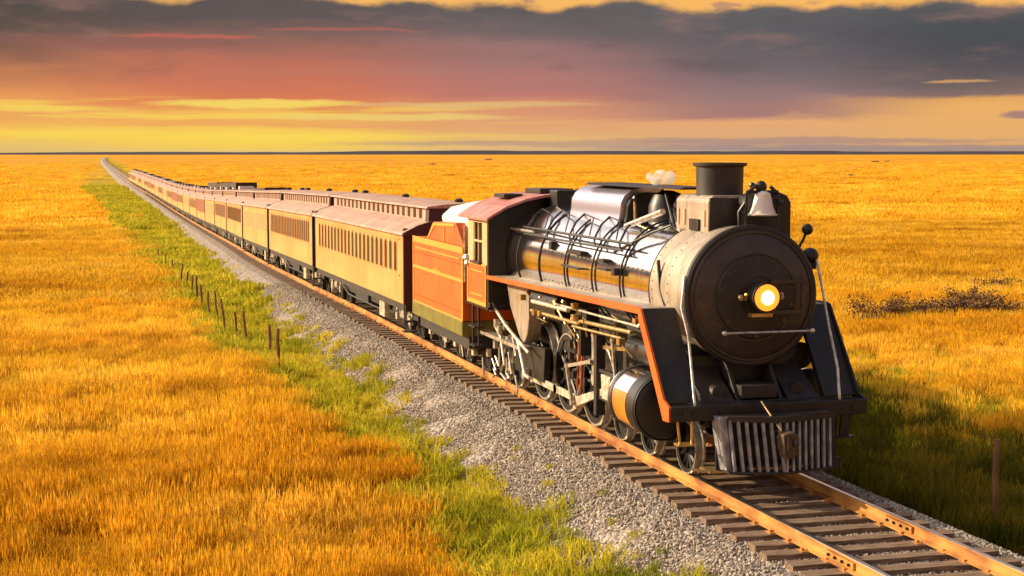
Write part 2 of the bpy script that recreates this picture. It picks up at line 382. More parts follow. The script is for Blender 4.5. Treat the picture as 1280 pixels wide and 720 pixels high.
for k in range(150000):
    y = 13 + 52 * random.random() ** 1.25; d = random.uniform(-3.25, 2.7)
    if d > 1.8 and y > 40: continue
    if abs(d) < 1.42:
        ph = ((y - TIE0) / TIES) % 1.0
        if ph < .24 or ph > .76: continue
    cx, cz = path(y)
    s = random.uniform(.028, .055) * (1 + .3 * (y > 35))
    pts.append((cx + d, y, ballast_z(d, y) + .012, random.uniform(0, 6), random.uniform(0, 6), random.uniform(0, 6), s))
scatter('ballast_stones', pts, stones, 'loose grey and tan crushed stone covering the railway bed', 'gravel')

# grass ------------------------------------------------------------
def grass_mat(name, kind):
    m = bpy.data.materials.new(name); m.use_nodes = True; nt = m.node_tree; N = nt.nodes; L = nt.links
    b = N['Principled BSDF']; out = N['Material Output']
    if kind in ('gold', 'far'):
        c, g = field_colour(nt)
    else:
        g = N.new('ShaderNodeNewGeometry'); n_ = N.new('ShaderNodeTexNoise'); n_.inputs['Scale'].default_value = .6; n_.inputs['Detail'].default_value = 5
        L.new(g.outputs['Position'], n_.inputs[0]); cr = N.new('ShaderNodeValToRGB'); e = cr.color_ramp.elements
        e[0].position = .3; e[0].color = (.25, .27, .016, 1); e[1].position = .68; e[1].color = (.74, .58, .05, 1)
        q = e.new(.5); q.color = (.50, .44, .03, 1)
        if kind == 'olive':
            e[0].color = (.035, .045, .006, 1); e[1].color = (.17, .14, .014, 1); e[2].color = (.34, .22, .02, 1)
        L.new(n_.outputs['Fac'], cr.inputs[0]); c = cr.outputs[0]
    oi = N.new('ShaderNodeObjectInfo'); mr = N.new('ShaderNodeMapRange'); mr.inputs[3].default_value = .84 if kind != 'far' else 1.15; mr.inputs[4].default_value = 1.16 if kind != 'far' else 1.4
    L.new(oi.outputs['Random'], mr.inputs[0])
    at = N.new('ShaderNodeAttribute'); at.attribute_name = 'tone'
    mm = N.new('ShaderNodeMath'); mm.operation = 'MULTIPLY'; L.new(mr.outputs[0], mm.inputs[0]); L.new(at.outputs['Fac'], mm.inputs[1])
    vm = N.new('ShaderNodeVectorMath'); vm.operation = 'SCALE'; L.new(c, vm.inputs[0]); L.new(mm.outputs[0], vm.inputs['Scale'])
    gn = N.new('ShaderNodeNewGeometry'); sc2 = N.new('ShaderNodeVectorMath'); sc2.operation = 'ADD'; L.new(gn.outputs['Normal'], sc2.inputs[0]); sc2.inputs[1].default_value = (0, 0, 1.0)
    nm = N.new('ShaderNodeVectorMath'); nm.operation = 'NORMALIZE'; L.new(sc2.outputs[0], nm.inputs[0])
    df = N.new('ShaderNodeBsdfDiffuse'); tr = N.new('ShaderNodeBsdfTranslucent'); mix = N.new('ShaderNodeMixShader'); mix.inputs[0].default_value = .42
    L.new(vm.outputs[0], df.inputs[0]); L.new(vm.outputs[0], tr.inputs[0]); L.new(nm.outputs[0], df.inputs['Normal']); L.new(df.outputs[0], mix.inputs[1]); L.new(tr.outputs[0], mix.inputs[2])
    L.new(mix.outputs[0], out.inputs[0]); N.remove(b)
    return m
def tuft(nb, h, spread, w, m, head=False, lean=.25):
    vs = []; fs = []; tone = []
    for k in range(nb):
        a = random.uniform(0, 2 * PI); r = spread * math.sqrt(random.random()); x, y = r * math.cos(a), r * math.sin(a)
        hh = h * random.uniform(.55, 1.1); ta = random.uniform(0, 2 * PI); l = hh * random.uniform(0, lean * 2)
        dx, dy = math.cos(ta) * l + hh * .10, math.sin(ta) * l; f = random.uniform(0, PI); wx, wy = math.cos(f) * w / 2, math.sin(f) * w / 2
        t = random.uniform(.78, 1.18); i = len(vs)
        vs += [(x - wx, y - wy, -.05), (x + wx, y + wy, -.05), (x + dx * .35 + wx, y + dy * .35 + wy, hh * .55), (x + dx * .35 - wx, y + dy * .35 - wy, hh * .55),
               (x + dx * .75 + wx * .8, y + dy * .75 + wy * .8, hh * .85), (x + dx * .75 - wx * .8, y + dy * .75 - wy * .8, hh * .85), (x + dx, y + dy, hh)]
        fs += [(i, i + 1, i + 2, i + 3), (i + 3, i + 2, i + 4, i + 5), (i + 5, i + 4, i + 6)]
        tone += [t] * 7
        if head:
            i = len(vs); c_ = Vector((x + dx, y + dy, hh)); ww = w * 1.5; ux, uy = math.cos(f + 1) * ww / 2, math.sin(f + 1) * ww / 2
            vs += [(c_.x - ux * .3, c_.y - uy * .3, hh - .05), (c_.x + ux, c_.y + uy, hh), (c_.x + dx * .15, c_.y, hh + .09), (c_.x - ux, c_.y - uy, hh)]
            fs.append((i, i + 1, i + 2, i + 3)); tone += [t * 1.25] * 4
    me = bpy.data.meshes.new('tuft'); me.from_pydata(vs, [], fs); me.materials.append(m)
    a = me.attributes.new('tone', 'FLOAT', 'POINT'); a.data.foreach_set('value', tone)
    return me
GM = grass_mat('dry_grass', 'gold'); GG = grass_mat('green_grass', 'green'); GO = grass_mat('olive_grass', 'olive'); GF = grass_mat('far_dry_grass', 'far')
near = [tuft(95, .36, .34, .011, GM, head=(k % 2 == 0), lean=.38) for k in range(6)]
mid = [tuft(90, .4, .85, .034, GM, lean=.4) for k in range(4)]
far = [tuft(90, .5, 2.6, .11, GF, lean=.4) for k in range(4)]
gnear = [tuft(55, .28, .28, .02, GG, lean=.4) for k in range(5)]
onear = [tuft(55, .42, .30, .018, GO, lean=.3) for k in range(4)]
gmid = [tuft(55, .34, .7, .055, GG, lean=.4) for k in range(4)]
def inview(x, y, mrg=.32):
    cxx = x * math.cos(YAW) - y * math.sin(YAW); cyy = x * math.sin(YAW) + y * math.cos(YAW)
    return cyy > 0 and abs(cxx) < cyy * (.32 + mrg * .35) + 2.5
def sample(y0, y1, dens, dens_pow, fn):
    """stratified rows: dens tufts per square metre"""
    y = y0
    out = []
    while y < y1:
        s = 1 / math.sqrt(dens * (y0 / y) ** dens_pow)
        x0 = y * math.tan(YAW) - y * .46 - 3; x1 = y * math.tan(YAW) + y * .46 + 3
        x = x0 + random.random() * s
        while x < x1:
            px, py = x + random.uniform(-.5, .5) * s, y + random.uniform(-.5, .5) * s
            if inview(px, py): fn(px, py, s)
            x += s
        y += s
    return out
G1, G2, G3, K1, K2, K3 = [], [], [], [], [], []
def put(lst, x, y, s):
    z_ = ground_z(x, y); dd = x - path(y)[0]
    if -3.3 < dd < -1.6: z_ = max(z_, ballast_z(dd, y) - .03)
    lst.append((x, y, z_, random.uniform(-.12, .12), random.uniform(-.12, .12), random.uniform(0, 6.3), s))
def bal_edge(y): return -2.35 - .5 * sst(18, 25, y) + .45 * sst(26, 36, y) - .1 * sst(60, 90, y)
def f_near(x, y, s):
    d = x - path(y)[0]
    edge = bal_edge(y) + nz(x, y, 1.1, 31) * .5 + nz(x, y, .4, 32) * .3
    if edge < d < 3.0:
        if -3.1 < d < -1.9 and random.random() < .06 + .25 * max(0, nz(x, y, .9, 33)): K1.append((x, y, ballast_z(d, y) - .02, 0, 0, random.uniform(0, 6), random.uniform(.25, .55)))
        return
    k = greenness(x, y)
    bare = nz(x, y, 1.7, 41)
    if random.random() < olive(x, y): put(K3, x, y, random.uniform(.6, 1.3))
    elif random.random() < k: put(K1, x, y, random.uniform(.7, 1.35) * (.8 if d < 0 and d > -4 else 1))
    else:
        sc = random.uniform(.75, 1.35) * (1 + .35 * nz(x, y, 3, 42))
        if bare < -.35 and random.random() < .6: sc *= .45
        put(G1, x, y, sc)
sample(13.5, 62, 13, .9, f_near)
def f_mid(x, y, s):
    d = x - path(y)[0]
    if bal_edge(y) + .3 * nz(x, y, 1.5, 31) < d < 3.1: return
    if random.random() < greenness(x, y): put(K2, x, y, random.uniform(.8, 1.3))
    else: put(G2, x, y, random.uniform(.7, 1.35))
sample(60, 180, 1.9, 1.3, f_mid)
def f_far(x, y, s):
    d = x - path(y)[0]
    if abs(d) < 6.5 or random.random() < greenness(x, y): return
    put(G3, x, y, random.uniform(.6, 1.2))
sample(175, 1100, .17, 1.9, f_far)
def f_verge(x, y, s):
    d = x - path(y)[0]
    if -16 < d < -3.2 and random.random() < greenness(x, y): put(K2, x, y, random.uniform(1.2, 2.2))
sample(170, 420, 1.3, 1.2, f_verge)
scatter('dry_grass', G1, near, 'tall golden dry grass over the near prairie field', 'grass')
scatter('dry_grass', G2, mid, 'golden dry grass in the middle distance beyond the fence posts', 'grass')
scatter('dry_grass', G3, far, 'golden prairie grass fading into the far plain', 'grass')
scatter('green_grass', K1, gnear, 'short yellow-green grass along the near edge of the gravel', 'grass')
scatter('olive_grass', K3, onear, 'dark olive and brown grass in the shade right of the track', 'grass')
scatter('green_grass', K2, gmid, 'green grass strip beside the distant track', 'grass')
print('grass', len(G1), len(G2), len(G3), len(K1), len(K2))

# ------------------------------------------------------------------ track
trk = empty('railway_track', (9.49, 13.2, 0)); tag(trk, 'single railway track with rusty orange rails on wooden sleepers under the train', 'track')
TO = Vector((9.49, 13.2, 0))
GA = .785
rp = [(-.07, -.17), (.07, -.17), (.07, -.155), (.014, -.13), (.012, -.045), (.037, -.03), (.037, -.006), (.03, 0), (-.03, 0), (-.037, -.006), (-.037, -.03), (-.012, -.045), (-.014, -.13), (-.07, -.155)]
rys = [-50, 0, 10] + geo(20, 1200, 2, 1.03)
for sd in (-1, 1):
    vs = []; fs = []; n = len(rp)
    for y in rys:
        cx, cz = path(y)
        for (a_, z) in rp: vs.append((cx + sd * GA + a_ - TO.x, y - TO.y, cz + z))
    for j in range(len(rys) - 1):
        for k in range(n): fs.append((j * n + k, (j + 1) * n + k, (j + 1) * n + (k + 1) % n, j * n + (k + 1) % n))
    me = bpy.data.meshes.new('rail'); me.from_pydata(vs, [], fs); me.materials.append(M['rust']); me.materials.append(M['railtop'])
    for i, p in enumerate(me.polygons):
        if (i % n) in (6, 7, 8): p.material_index = 1
    ro = bpy.data.objects.new('rail', me); COL.objects.link(ro); ro.parent = trk
    # rail chair plates and joint bars
    jb = MB(TO)
    jy = 16.9 if sd < 0 else 18.35
    jb.box(9.49 + sd * GA - .045, 9.49 + sd * GA - .013, jy - .35, jy + .35, -.128, -.045)
    jb.box(9.49 + sd * GA + .013, 9.49 + sd * GA + .045, jy - .35, jy + .35, -.128, -.045)
    jo = jb.build('joint_bar', M['rust'], trk)
    for q in (-.26, -.09, .09, .26):
        bt = MB(TO); bt.lathe([(-.075, .014), (-.07, .02), (-.046, .02)], (9.49 + sd * GA, jy + q, -.085), 'x', 6)
        bt.build('joint_bolt', M['ironwheel'], jo)
tie_mb = []
for v in range(4):
    m_ = MB(); m_.box(-1.38, 1.38, -.115, .115, -.16, 0); me = m_.mesh('sleeper', M['tie'])
    bm = bmesh.new(); bm.from_mesh(me); bmesh.ops.subdivide_edges(bm, edges=[e_ for e_ in bm.edges if abs(e_.verts[0].co.x - e_.verts[1].co.x) > 1], cuts=7)
    bmesh.ops.bevel(bm, geom=[e_ for e_ in bm.edges], offset=.008, segments=1)
    for q in bm.verts: q.co += Vector((nz(q.co.x, v, .3, 51) * .03, nz(q.co.x * 1.0, v + q.co.y, .5, 52) * .03, nz(q.co.x, v + q.co.y, .4, 53) * .012))
    bm.to_mesh(me); bm.free(); tie_mb.append(me)
pm_ = MB(); pm_.box(-.13, .13, -.08, .08, -.006, .008); pm_.box(-.105, -.065, -.02, .02, .0, .035); pm_.box(.065, .105, -.02, .02, .0, .035); plate_me = pm_.mesh('tie_plate', M['rust'])
for k in range(92):
    y = TIE0 + k * TIES; cx, cz = path(y)
    o = bpy.data.objects.new('sleeper', tie_mb[random.randrange(4)]); COL.objects.link(o); o.parent = trk
    o.location = (cx - TO.x + random.uniform(-.05, .05), y - TO.y + random.uniform(-.025, .025), cz - .172 + random.uniform(-.004, .001)); o.rotation_euler = (0, 0, random.uniform(-.014, .014) + (PI if random.random() < .5 else 0))
    for sd in (-1, 1):
        q_ = bpy.data.objects.new('tie_plate', plate_me); COL.objects.link(q_); q_.parent = o; q_.location = (sd * GA, 0, .002)
mb = MB(TO)
for k in range(92, 620):
    y = TIE0 + k * TIES; cx, cz = path(y); mb.box(cx - 1.38, cx + 1.38, y - .115, y + .115, cz - .33, cz - .174)
o = mb.build('distant_sleepers', M['tie'], trk); o['kind'] = 'stuff'

# ------------------------------------------------------------------ steam locomotive   (x = offset from the centre line, y = distance)
LY = 20.7
CXL = 9.49
loco = empty('steam_locomotive', (CXL, LY, 0))
tag(loco, 'black steam locomotive with polished boiler and lit headlamp at the head of the train', 'locomotive')
OFF = (0, LY, 0)
def B(): return MB(OFF)
def P(mb, name, m, parent=loco, bevel=0, label=None): return mb.build(name, m, parent, bevel, label)
BZ = 2.64
# boiler barrel
boiler = P(B().lathe([(0, .97), (3.6, 1.0), (6.0, 1.06), (8.0, 1.08)], (0, 22.95, BZ), n=72), 'boiler', M['jacket'], label='polished silver boiler jacket reflecting sky and grass')
for y in (22.97, 24.3, 25.7, 27.2, 28.75, 30.2):
    r = 1.0 + (y - 22.95) / 8 * .095
    P(B().lathe([(-.013, r - .02), (-.013, r + .008), (.013, r + .008), (.013, r - .02)], (0, y, BZ), n=64, capped=False), 'boiler_band', M['char'], boiler)
# small fittings on the jacket's flank
fit = B()
for (y, z, l, h) in ((26.6, 2.98, .75, .07), (25.1, 2.93, .3, .06), (24.4, 2.80, .14, .12), (28.1, 3.02, .16, .14), (25.0, 2.8, .55, .03), (26.7, 2.72, 1.0, .03)):
    xx = -math.sqrt(max(.01, 1.06 ** 2 - (z - BZ) ** 2)); fit.box(xx - .05, xx + .12, y - l / 2, y + l / 2, z - h / 2, z + h / 2)
P(fit, 'washout_plugs', M['char'], boiler)
rr = B(); random.seed(3)
for k in range(34):
    y = 23.2 + k * .22; 
    for a in (195, 165):
        rr.ball((1.05 * math.cos(math.radians(a)), y, BZ + 1.05 * math.sin(math.radians(a))), .014, 6)
P(rr, 'rivets', M['char'], boiler)
# smokebox
sbx = P(B().lathe([(0, 1.0), (1.55, 1.0)], (0, 21.42, BZ), n=72), 'smokebox', M['box'], label='matt tan and grey smokebox barrel')
P(B().lathe([(-.045, .93), (-.05, 1.0), (-.02, 1.035), (.06, 1.035), (.06, 1.0)], (0, 21.42, BZ), n=72, capped=False), 'rim_band', M['char'], sbx)
P(B().lathe([(-.03, .975), (-.07, .93), (-.12, .80), (-.15, .64), (-.17, .60)], (0, 21.42, BZ), n=72, capped=False), 'front_ring', M['ring'], sbx)
door = P(B().lathe([(-.16, .62), (-.20, .60), (-.22, .5), (-.25, .38), (-.27, .2), (-.28, .0)], (0, 21.42, BZ), n=64, capped=False), 'smokebox_door', M['char'], sbx)
for (t_, r_) in ((-.075, .93), (-.165, .63), (-.262, .32)):
    P(B().lathe([(t_ + .01, r_ + .012), (t_ - .014, r_ + .012), (t_ - .014, r_ - .012), (t_ + .01, r_ - .012)], (0, 21.42, BZ), n=64, capped=False), 'door_ring', M['ring'], sbx)
hg = B()
for z in (-.22, .22): hg.box(.18, .70, 21.13, 21.17, BZ + z - .03, BZ + z + .03)
hg.tube([(.70, 21.17, BZ - .3), (.70, 21.17, BZ + .3)], .028)
P(hg, 'door_hinge', M['ring'], door)
bl = B()
for k in range(28):
    a = 2 * PI * k / 28; bl.lathe([(-.03, .001), (-.03, .022), (0, .022)], (.84 * math.cos(a), 21.34, BZ + .80 * math.sin(a)), n=6)
for k in range(14):
    a = 2 * PI * (k + .5) / 14
    bl.box(.56 * math.cos(a) - .035, .56 * math.cos(a) + .035, 21.20, 21.25, BZ + .56 * math.sin(a) - .03, BZ + .56 * math.sin(a) + .03)
P(bl, 'door_dogs', M['ring'], sbx)
rv = B()
for y in (21.55, 22.2, 22.85):
    for k in range(46):
        a = 2 * PI * k / 46; rv.ball((1.0 * math.cos(a), y, BZ + 1.0 * math.sin(a)), .016, 6)
P(rv, 'rivets', M['box'], sbx)
# headlamp
lamp = P(B().lathe([(0, .10), (.0, .17), (-.10, .19), (-.34, .20), (-.37, .215), (-.40, .215), (-.40, .18)], (0, 21.25, BZ + .02), n=40, capped=False), 'headlight', M['char'])
P(B().lathe([(-.395, .20), (-.42, .15), (-.43, .0)], (0, 21.25, BZ + .02), n=32, capped=False), 'lens', M['lens'], lamp)
P(B().ball((0, 20.82, BZ + .02), .10, 20, (1, .35, 1)), 'bulb', M['bulb'], lamp)
mb = B()
for s_ in (-1, 1):
    mb.box(s_ * .26 - .05, s_ * .26 + .05, 21.05, 21.26, BZ - .03, BZ + .05); mb.ball((s_ * .31, 21.05, BZ + .01), .05, 8); mb.ball((s_ * .27, 20.95, BZ + .06), .03, 8)
mb.box(-.16, .16, 21.0, 21.28, BZ - .27, BZ - .22)
P(mb, 'lamp_bracket', M['pipe'], lamp)
# handrail bar on the face
mb = B(); mb.tube([(-.5, 21.18, 2.13), (.87, 21.18, 2.13)], .018)
for x in (-.5, .87): mb.ball((x, 21.18, 2.13), .042, 10); mb.tube([(x, 21.18, 2.13), (x, 21.4, 2.13)], .016)
P(mb, 'front_handrail', M['steel'])
# stack
P(B().lathe([(0, .36), (.06, .355), (.12, .35), (.78, .36), (.80, .41), (.84, .415), (.845, .33), (.5, .31)], (0, 22.62, 3.72), 'z', n=40, capped=False), 'smokestack', M['char'])
# heater box round the stack base
hb = P(B().prismy([(-.42, 3.42), (.5, 3.42), (.5, 4.0), (.44, 4.08), (-.34, 4.08), (-.42, 4.0)], 22.05, 23.35), 'stack_saddle', M['box'], bevel=.03, label='tan box with square hole under the smokestack')
P(B().box(-.455, -.40, 22.35, 22.72, 3.55, 3.72), 'hatch', M['black'], hb)
mb = B()
for y in (22.15, 22.95, 23.2): mb.box(-.437, -.415, y, y + .05, 3.62, 3.86)
P(mb, 'hatch_cover', M['cream'], hb)
P(B().prismy([(-.42, 3.4), (.52, 3.4), (.52, 4.02), (-.40, 4.05)], 22.02, 22.047), 'front_sheet', M['char'], hb)
# round-topped tank right of the stack, bell in front of it
tk = [(0.02, 3.25), (.80, 3.25), (.80, 3.98), (.74, 4.08), (.62, 4.13), (.18, 4.13), (.08, 4.08), (.02, 3.98)]
P(B().prismy(tk, 21.80, 22.03), 'feedwater_tank', M['black'], bevel=.02)
bell = P(B().lathe([(0, .21), (.02, .225), (.03, .19), (.12, .155), (.24, .13), (.32, .11), (.35, .06), (.37, .0)], (.23, 21.55, 3.80), 'z', n=28), 'bell', M['white'], label='pale bell above the smokebox')
mb = B(); mb.box(.0, .46, 21.48, 21.62, 3.60, 3.64)
for x in (-.03, .47): mb.tube([(x, 21.55, 3.6), (x, 21.55, 4.12), (x * .5 + .11, 21.55, 4.22)], .028)
mb.tube([(-.03, 21.55, 4.14), (.47, 21.55, 4.14)], .03); mb.ball((.22, 21.6, 4.22), .09, 10); mb.ball((.08, 21.6, 4.24), .05, 8); mb.ball((.42, 21.58, 4.05), .08, 8); mb.ball((.5, 21.5, 3.98), .05, 8)
mb.tube([(-.03, 21.56, 4.0), (-.12, 21.6, 3.85), (-.1, 21.62, 3.65)], .03)
P(mb, 'yoke', M['black'], bell)
# marker lamps
for (x, z) in ((1.02, 3.58),):
    ml = P(B().ball((x, 21.7, z), .085, 14), 'marker_lamp', M['black'])
    mb = B(); mb.tube([(x, 21.7, z), (x - .04, 21.75, z - .15), (x - .16, 21.75, 3.22)], .022); mb.ball((x, 21.62, z), .04, 8); P(mb, 'stem', M['black'], ml)
mb = B(); mb.ball((1.02, 21.6, 3.20), .13, 12, (1, 1, .9)); mb.box(.8, 1.1, 21.55, 21.75, 3.0, 3.2)
P(mb, 'marker_bracket', M['black'])
# handrails down to the beam
for pts in ([(-1.02, 21.45, 2.95), (-1.1, 21.35, 2.5), (-1.05, 21.2, 2.1), (-1.07, 21.0, 1.6), (-1.11, 20.78, 1.15)], [(1.08, 21.5, 3.15), (1.13, 21.35, 2.6), (1.12, 21.15, 2.2), (1.17, 20.95, 1.6), (1.13, 20.78, 1.12)],
            ):
    P(B().tube(pts, .02, 8), 'handrail', M['steel'])
P(B().tube([(-.99, 22.6, 3.1), (-.99, 22.5, 2.65), (-.98, 22.0, 2.0), (-.95, 21.4, 1.8)], .03), 'drain_pipe', M['black'])
# running boards with orange valance, then the sloping front drop
XB = 1.49
for s_ in (-1, 1):
    # deck top sheet
    rb = P(B().prismx([(22.05, 2.40), (31.0, 2.22), (31.0, 2.26), (22.05, 2.44)], s_ * XB, s_ * .92), 'running_board', M['box'], bevel=.004)
    vl = B().prismx([(22.0, 2.465), (22.0, 2.36), (31.0, 2.20), (31.0, 2.275)], s_ * (XB + .035), s_ * (XB + .0))
    vl.prismx([(22.0, 2.465), (21.90, 2.44), (20.93, 1.24), (20.72, 1.17), (20.72, .96), (20.95, .95), (21.06, 1.10), (22.0, 2.30)], s_ * (XB + .035), s_ * (XB))
    P(vl, 'orange_valance' if s_ < 0 else 'valance', M['orange'] if s_ < 0 else M['black'], rb, label='orange painted edge strip of the running board' if s_ < 0 else None)
    sp = B().prismx([(22.03, 2.44), (21.93, 2.44), (20.98, 1.20), (21.08, 1.16)], s_ * .98, s_ * (XB - .002))
    P(sp, 'sloping_sheet', M['black'], rb)
    st = B()
    for q in range(4):
        t = (q + .5) / 4; st.box(min(s_ * 1.02, s_ * 1.3), max(s_ * 1.02, s_ * 1.3), 21.0 + t * .9 - .12, 21.0 + t * .9, 1.24 + t * 1.15, 1.27 + t * 1.15)
# front deck, saddle, beam
mb = B(); mb.box(-.95, .95, 20.98, 22.6, 1.05, 1.18); mb.prismy([(-.62, 1.18), (.62, 1.18), (.8, 1.75), (-.8, 1.75)], 21.7, 22.9)
mb.box(-.42, .42, 21.9, 31.8, .62, 1.1); mb.box(-.55, .55, 24.2, 30.6, 1.1, 1.75)
P(mb, 'frame', M['black'], bevel=.01)
P(B().box(-.66, .66, 23.0, 31.0, .50, 2.15), 'dark_back_sheet', M['under'])  # black sheet added behind the wheels to fill the gaps with darkness
mb = B()
for s_ in (-1, 1):
    mb.prismx([(20.98, 1.18), (21.75, 1.62), (21.75, 1.18)], s_ * .42, s_ * .9)
    mb.lathe([(0, .10), (.5, .10)], (s_ * .62, 21.1, 1.28), n=16); mb.prismx([(21.05, 1.18), (21.7, 1.9), (21.8, 1.18)], s_ * .30, s_ * .36)
mb.box(-.3, .25, 21.02, 21.5, 1.2, 1.38)
P(mb, 'front_deck_gear', M['char'], bevel=.008)
bm0 = P(B().box(-1.5, 1.5, 20.70, 20.97, .96, 1.17), 'buffer_beam', M['black'], bevel=.012)
mb = B()
for x in (-1.3, -1.15, 1.15, 1.3): mb.lathe([(-.03, .001), (-.03, .03), (0, .03)], (x, 20.70, 1.06), n=6)
P(mb, 'rivets', M['char'], bm0)
# steps under the beam
for s_ in (-1, 1):
    mb = B(); mb.tube([(s_ * 1.12, 20.86, .96), (s_ * 1.12, 20.86, .62)], .02); mb.tube([(s_ * 1.34, 20.86, .96), (s_ * 1.30, 20.86, .62)], .02)
    mb.box(min(s_ * 1.1, s_ * 1.36), max(s_ * 1.1, s_ * 1.36), 20.76, 20.94, .60, .63)
    if s_ > 0: mb.prismy([(1.2, .96), (1.36, .96), (1.3, .62), (1.16, .62)], 20.84, 20.88)
    P(mb, 'front_step', M['pipe'] if s_ < 0 else M['black'])
# pilot (cowcatcher)
pil = P(B().box(-.78, .86, 20.66, 20.75, .90, 1.035).box(-.74, .86, 20.62, 20.80, .27, .31), 'pilot', M['char'], bevel=.008)
YP0 = 20.34
def pilot_y(x, z): return YP0 - .12 + abs(x + .0) * .30 - (1.0 - z) * .10
for k in range(15):
    x = -.72 + 1.54 * k / 14
    zt, zb = 1.0, .285; yt = pilot_y(x, zt); yb_ = pilot_y(x * .99, zb) + .0
    w = .017; m_ = B()
    m_.add([(x - w, yt, zt), (x + w, yt, zt), (x * 1.0 + .06 * (1 if x < 0 else -.25) + w, yb_, zb), (x + .06 * (1 if x < 0 else -.25) - w, yb_, zb),
            (x - w, yt + .06, zt), (x + w, yt + .06, zt), (x + .06 * (1 if x < 0 else -.25) + w, yb_ + .06, zb), (x + .06 * (1 if x < 0 else -.25) - w, yb_ + .06, zb)],
           [(0, 1, 2, 3), (4, 7, 6, 5), (0, 4, 5, 1), (2, 6, 7, 3), (0, 3, 7, 4), (1, 5, 6, 2)])
    P(m_, 'pilot_bar', M['pil'], pil)
for s_ in (-1, 1):
    mb = B(); ya = pilot_y(0, 1.02); yb_ = pilot_y(.83, 1.02)
    mb.add([(0, ya - .02, .97), ((.86 if s_ > 0 else -.76), yb_ - .02, .97), ((.86 if s_ > 0 else -.76), yb_ - .02, 1.05), (0, ya - .02, 1.05), (0, ya + .22, .97), ((.86 if s_ > 0 else -.76), yb_ + .22, .97), ((.86 if s_ > 0 else -.76), yb_ + .22, 1.05), (0, ya + .22, 1.05)],
           [(0, 1, 2, 3), (4, 7, 6, 5), (0, 4, 5, 1), (3, 2, 6, 7), (1, 5, 6, 2), (0, 3, 7, 4)])
    P(mb, 'pilot_rim', M['char'], pil); mb = B()
    ya = pilot_y(0, .2); yb_ = pilot_y(.83, .2)
    mb.add([(0, ya - .02, .255), ((.86 if s_ > 0 else -.76), yb_ - .02, .255), ((.86 if s_ > 0 else -.76), yb_ - .02, .285), (0, ya - .02, .285), (0, ya + .2, .255), ((.86 if s_ > 0 else -.76), yb_ + .2, .255), ((.86 if s_ > 0 else -.76), yb_ + .2, .285), (0, ya + .2, .285)],
           [(0, 1, 2, 3), (4, 7, 6, 5), (0, 4, 5, 1), (3, 2, 6, 7), (1, 5, 6, 2), (0, 3, 7, 4)])
    P(mb, 'pilot_rim', M['char'], pil)
mb = B(); mb.prismy([(-.86, 1.03), (-.76, 1.03), (-.66, .26), (-.74, .26)], 20.48, 20.8); P(mb, 'side_plate', M['pil'], pil)
mb = B(); mb.prismy([(.82, 1.0), (.96, 1.0), (1.0, .3), (1.0, .22), (.80, .22)], 20.60, 20.8); mb.box(.86, 1.02, 20.52, 20.9, .22, .38); P(mb, 'side_plate', M['char'], pil)
mb = B(); mb.box(-.90, -.62, 20.72, 21.1, .20, .23); mb.tube([(-1.1, 20.9, .24), (-.8, 20.75, .21)], .02); P(mb, 'lower_brace', M['pipe'], pil)
P(B().box(-.79, .79, 20.76, 20.80, .24, .96), 'back_plate', M['black'], pil)
# coupler
mb = B(); mb.box(-.1, .1, 20.0, 20.6, .60, .80); mb.prismy([(-.10, .52), (.06, .50), (.12, .60), (.12, .82), (.02, .88), (-.12, .84)], 19.98, 20.18)
cp = P(mb, 'coupler', M['rockpink'], bevel=.02)
P(B().box(-.07, -.01, 19.94, 20.02, .56, .82).ball((.06, 19.98, .72), .055, 10), 'knuckle', M['ring'], cp)
P(B().tube([(-.05, 20.2, .86), (-.16, 20.45, 1.12), (-.18, 20.6, 1.22)], .014), 'uncoupling_lever', M['pipe'], cp)
# wheels
def wheel(x, y, r, spoked, s_, name):
    wn = 40
    o = P(B().lathe([(s_ * -.07, r * .80), (s_ * .05, r * .80), (s_ * .05, r * .945), (s_ * -.07, r * .945)], (x, y, r), 'x', wn, capped=False), name, M['ironwheel'])
    P(B().lathe([(s_ * -.085, r * .94), (s_ * -.085, r * 1.06), (s_ * -.06, r * 1.05), (s_ * -.05, r), (s_ * .06, r * .985), (s_ * .06, r * .94)], (x, y, r), 'x', wn, capped=False), 'tyre', M['steel'], o)
    c = B()
    c.lathe([(s_ * -.08, .02), (s_ * -.08, r * .2), (s_ * .075, r * .2), (s_ * .09, r * .1), (s_ * .09, .001)], (x, y, r), 'x', 20)
    if spoked:
        for k in range(13):
            a = 2 * PI * k / 13; c.tube([(x, y, r), (x, y + r * .83 * math.cos(a), r + r * .83 * math.sin(a))], .035, 6, radii=[.045, .03])
        cw = [(y + r * .82 * math.cos(a), r + r * .82 * math.sin(a)) for a in [math.radians(q) for q in range(40, 141, 10)]]
        c.prismx(cw, x - .05, x + .05)
    else: c.lathe([(0, .02), (s_ * .02, r * .82)], (x, y, r), 'x', wn)
    P(c, 'spokes' if spoked else 'web', M['ironwheel'], o)
    return o
DRV = [26.05, 27.6, 29.15]
for s_ in (-1, 1):
    for y in DRV: wheel(s_ * .80, y, .73, True, s_, 'driving_wheel')
    for (y, r) in ((21.75, .40), (23.3, .40), (24.62, .38), (30.9, .45), (32.0, .45)): wheel(s_ * .80, y, r, r > .39, s_, 'pilot_wheel' if y < 25 else 'trailing_wheel')
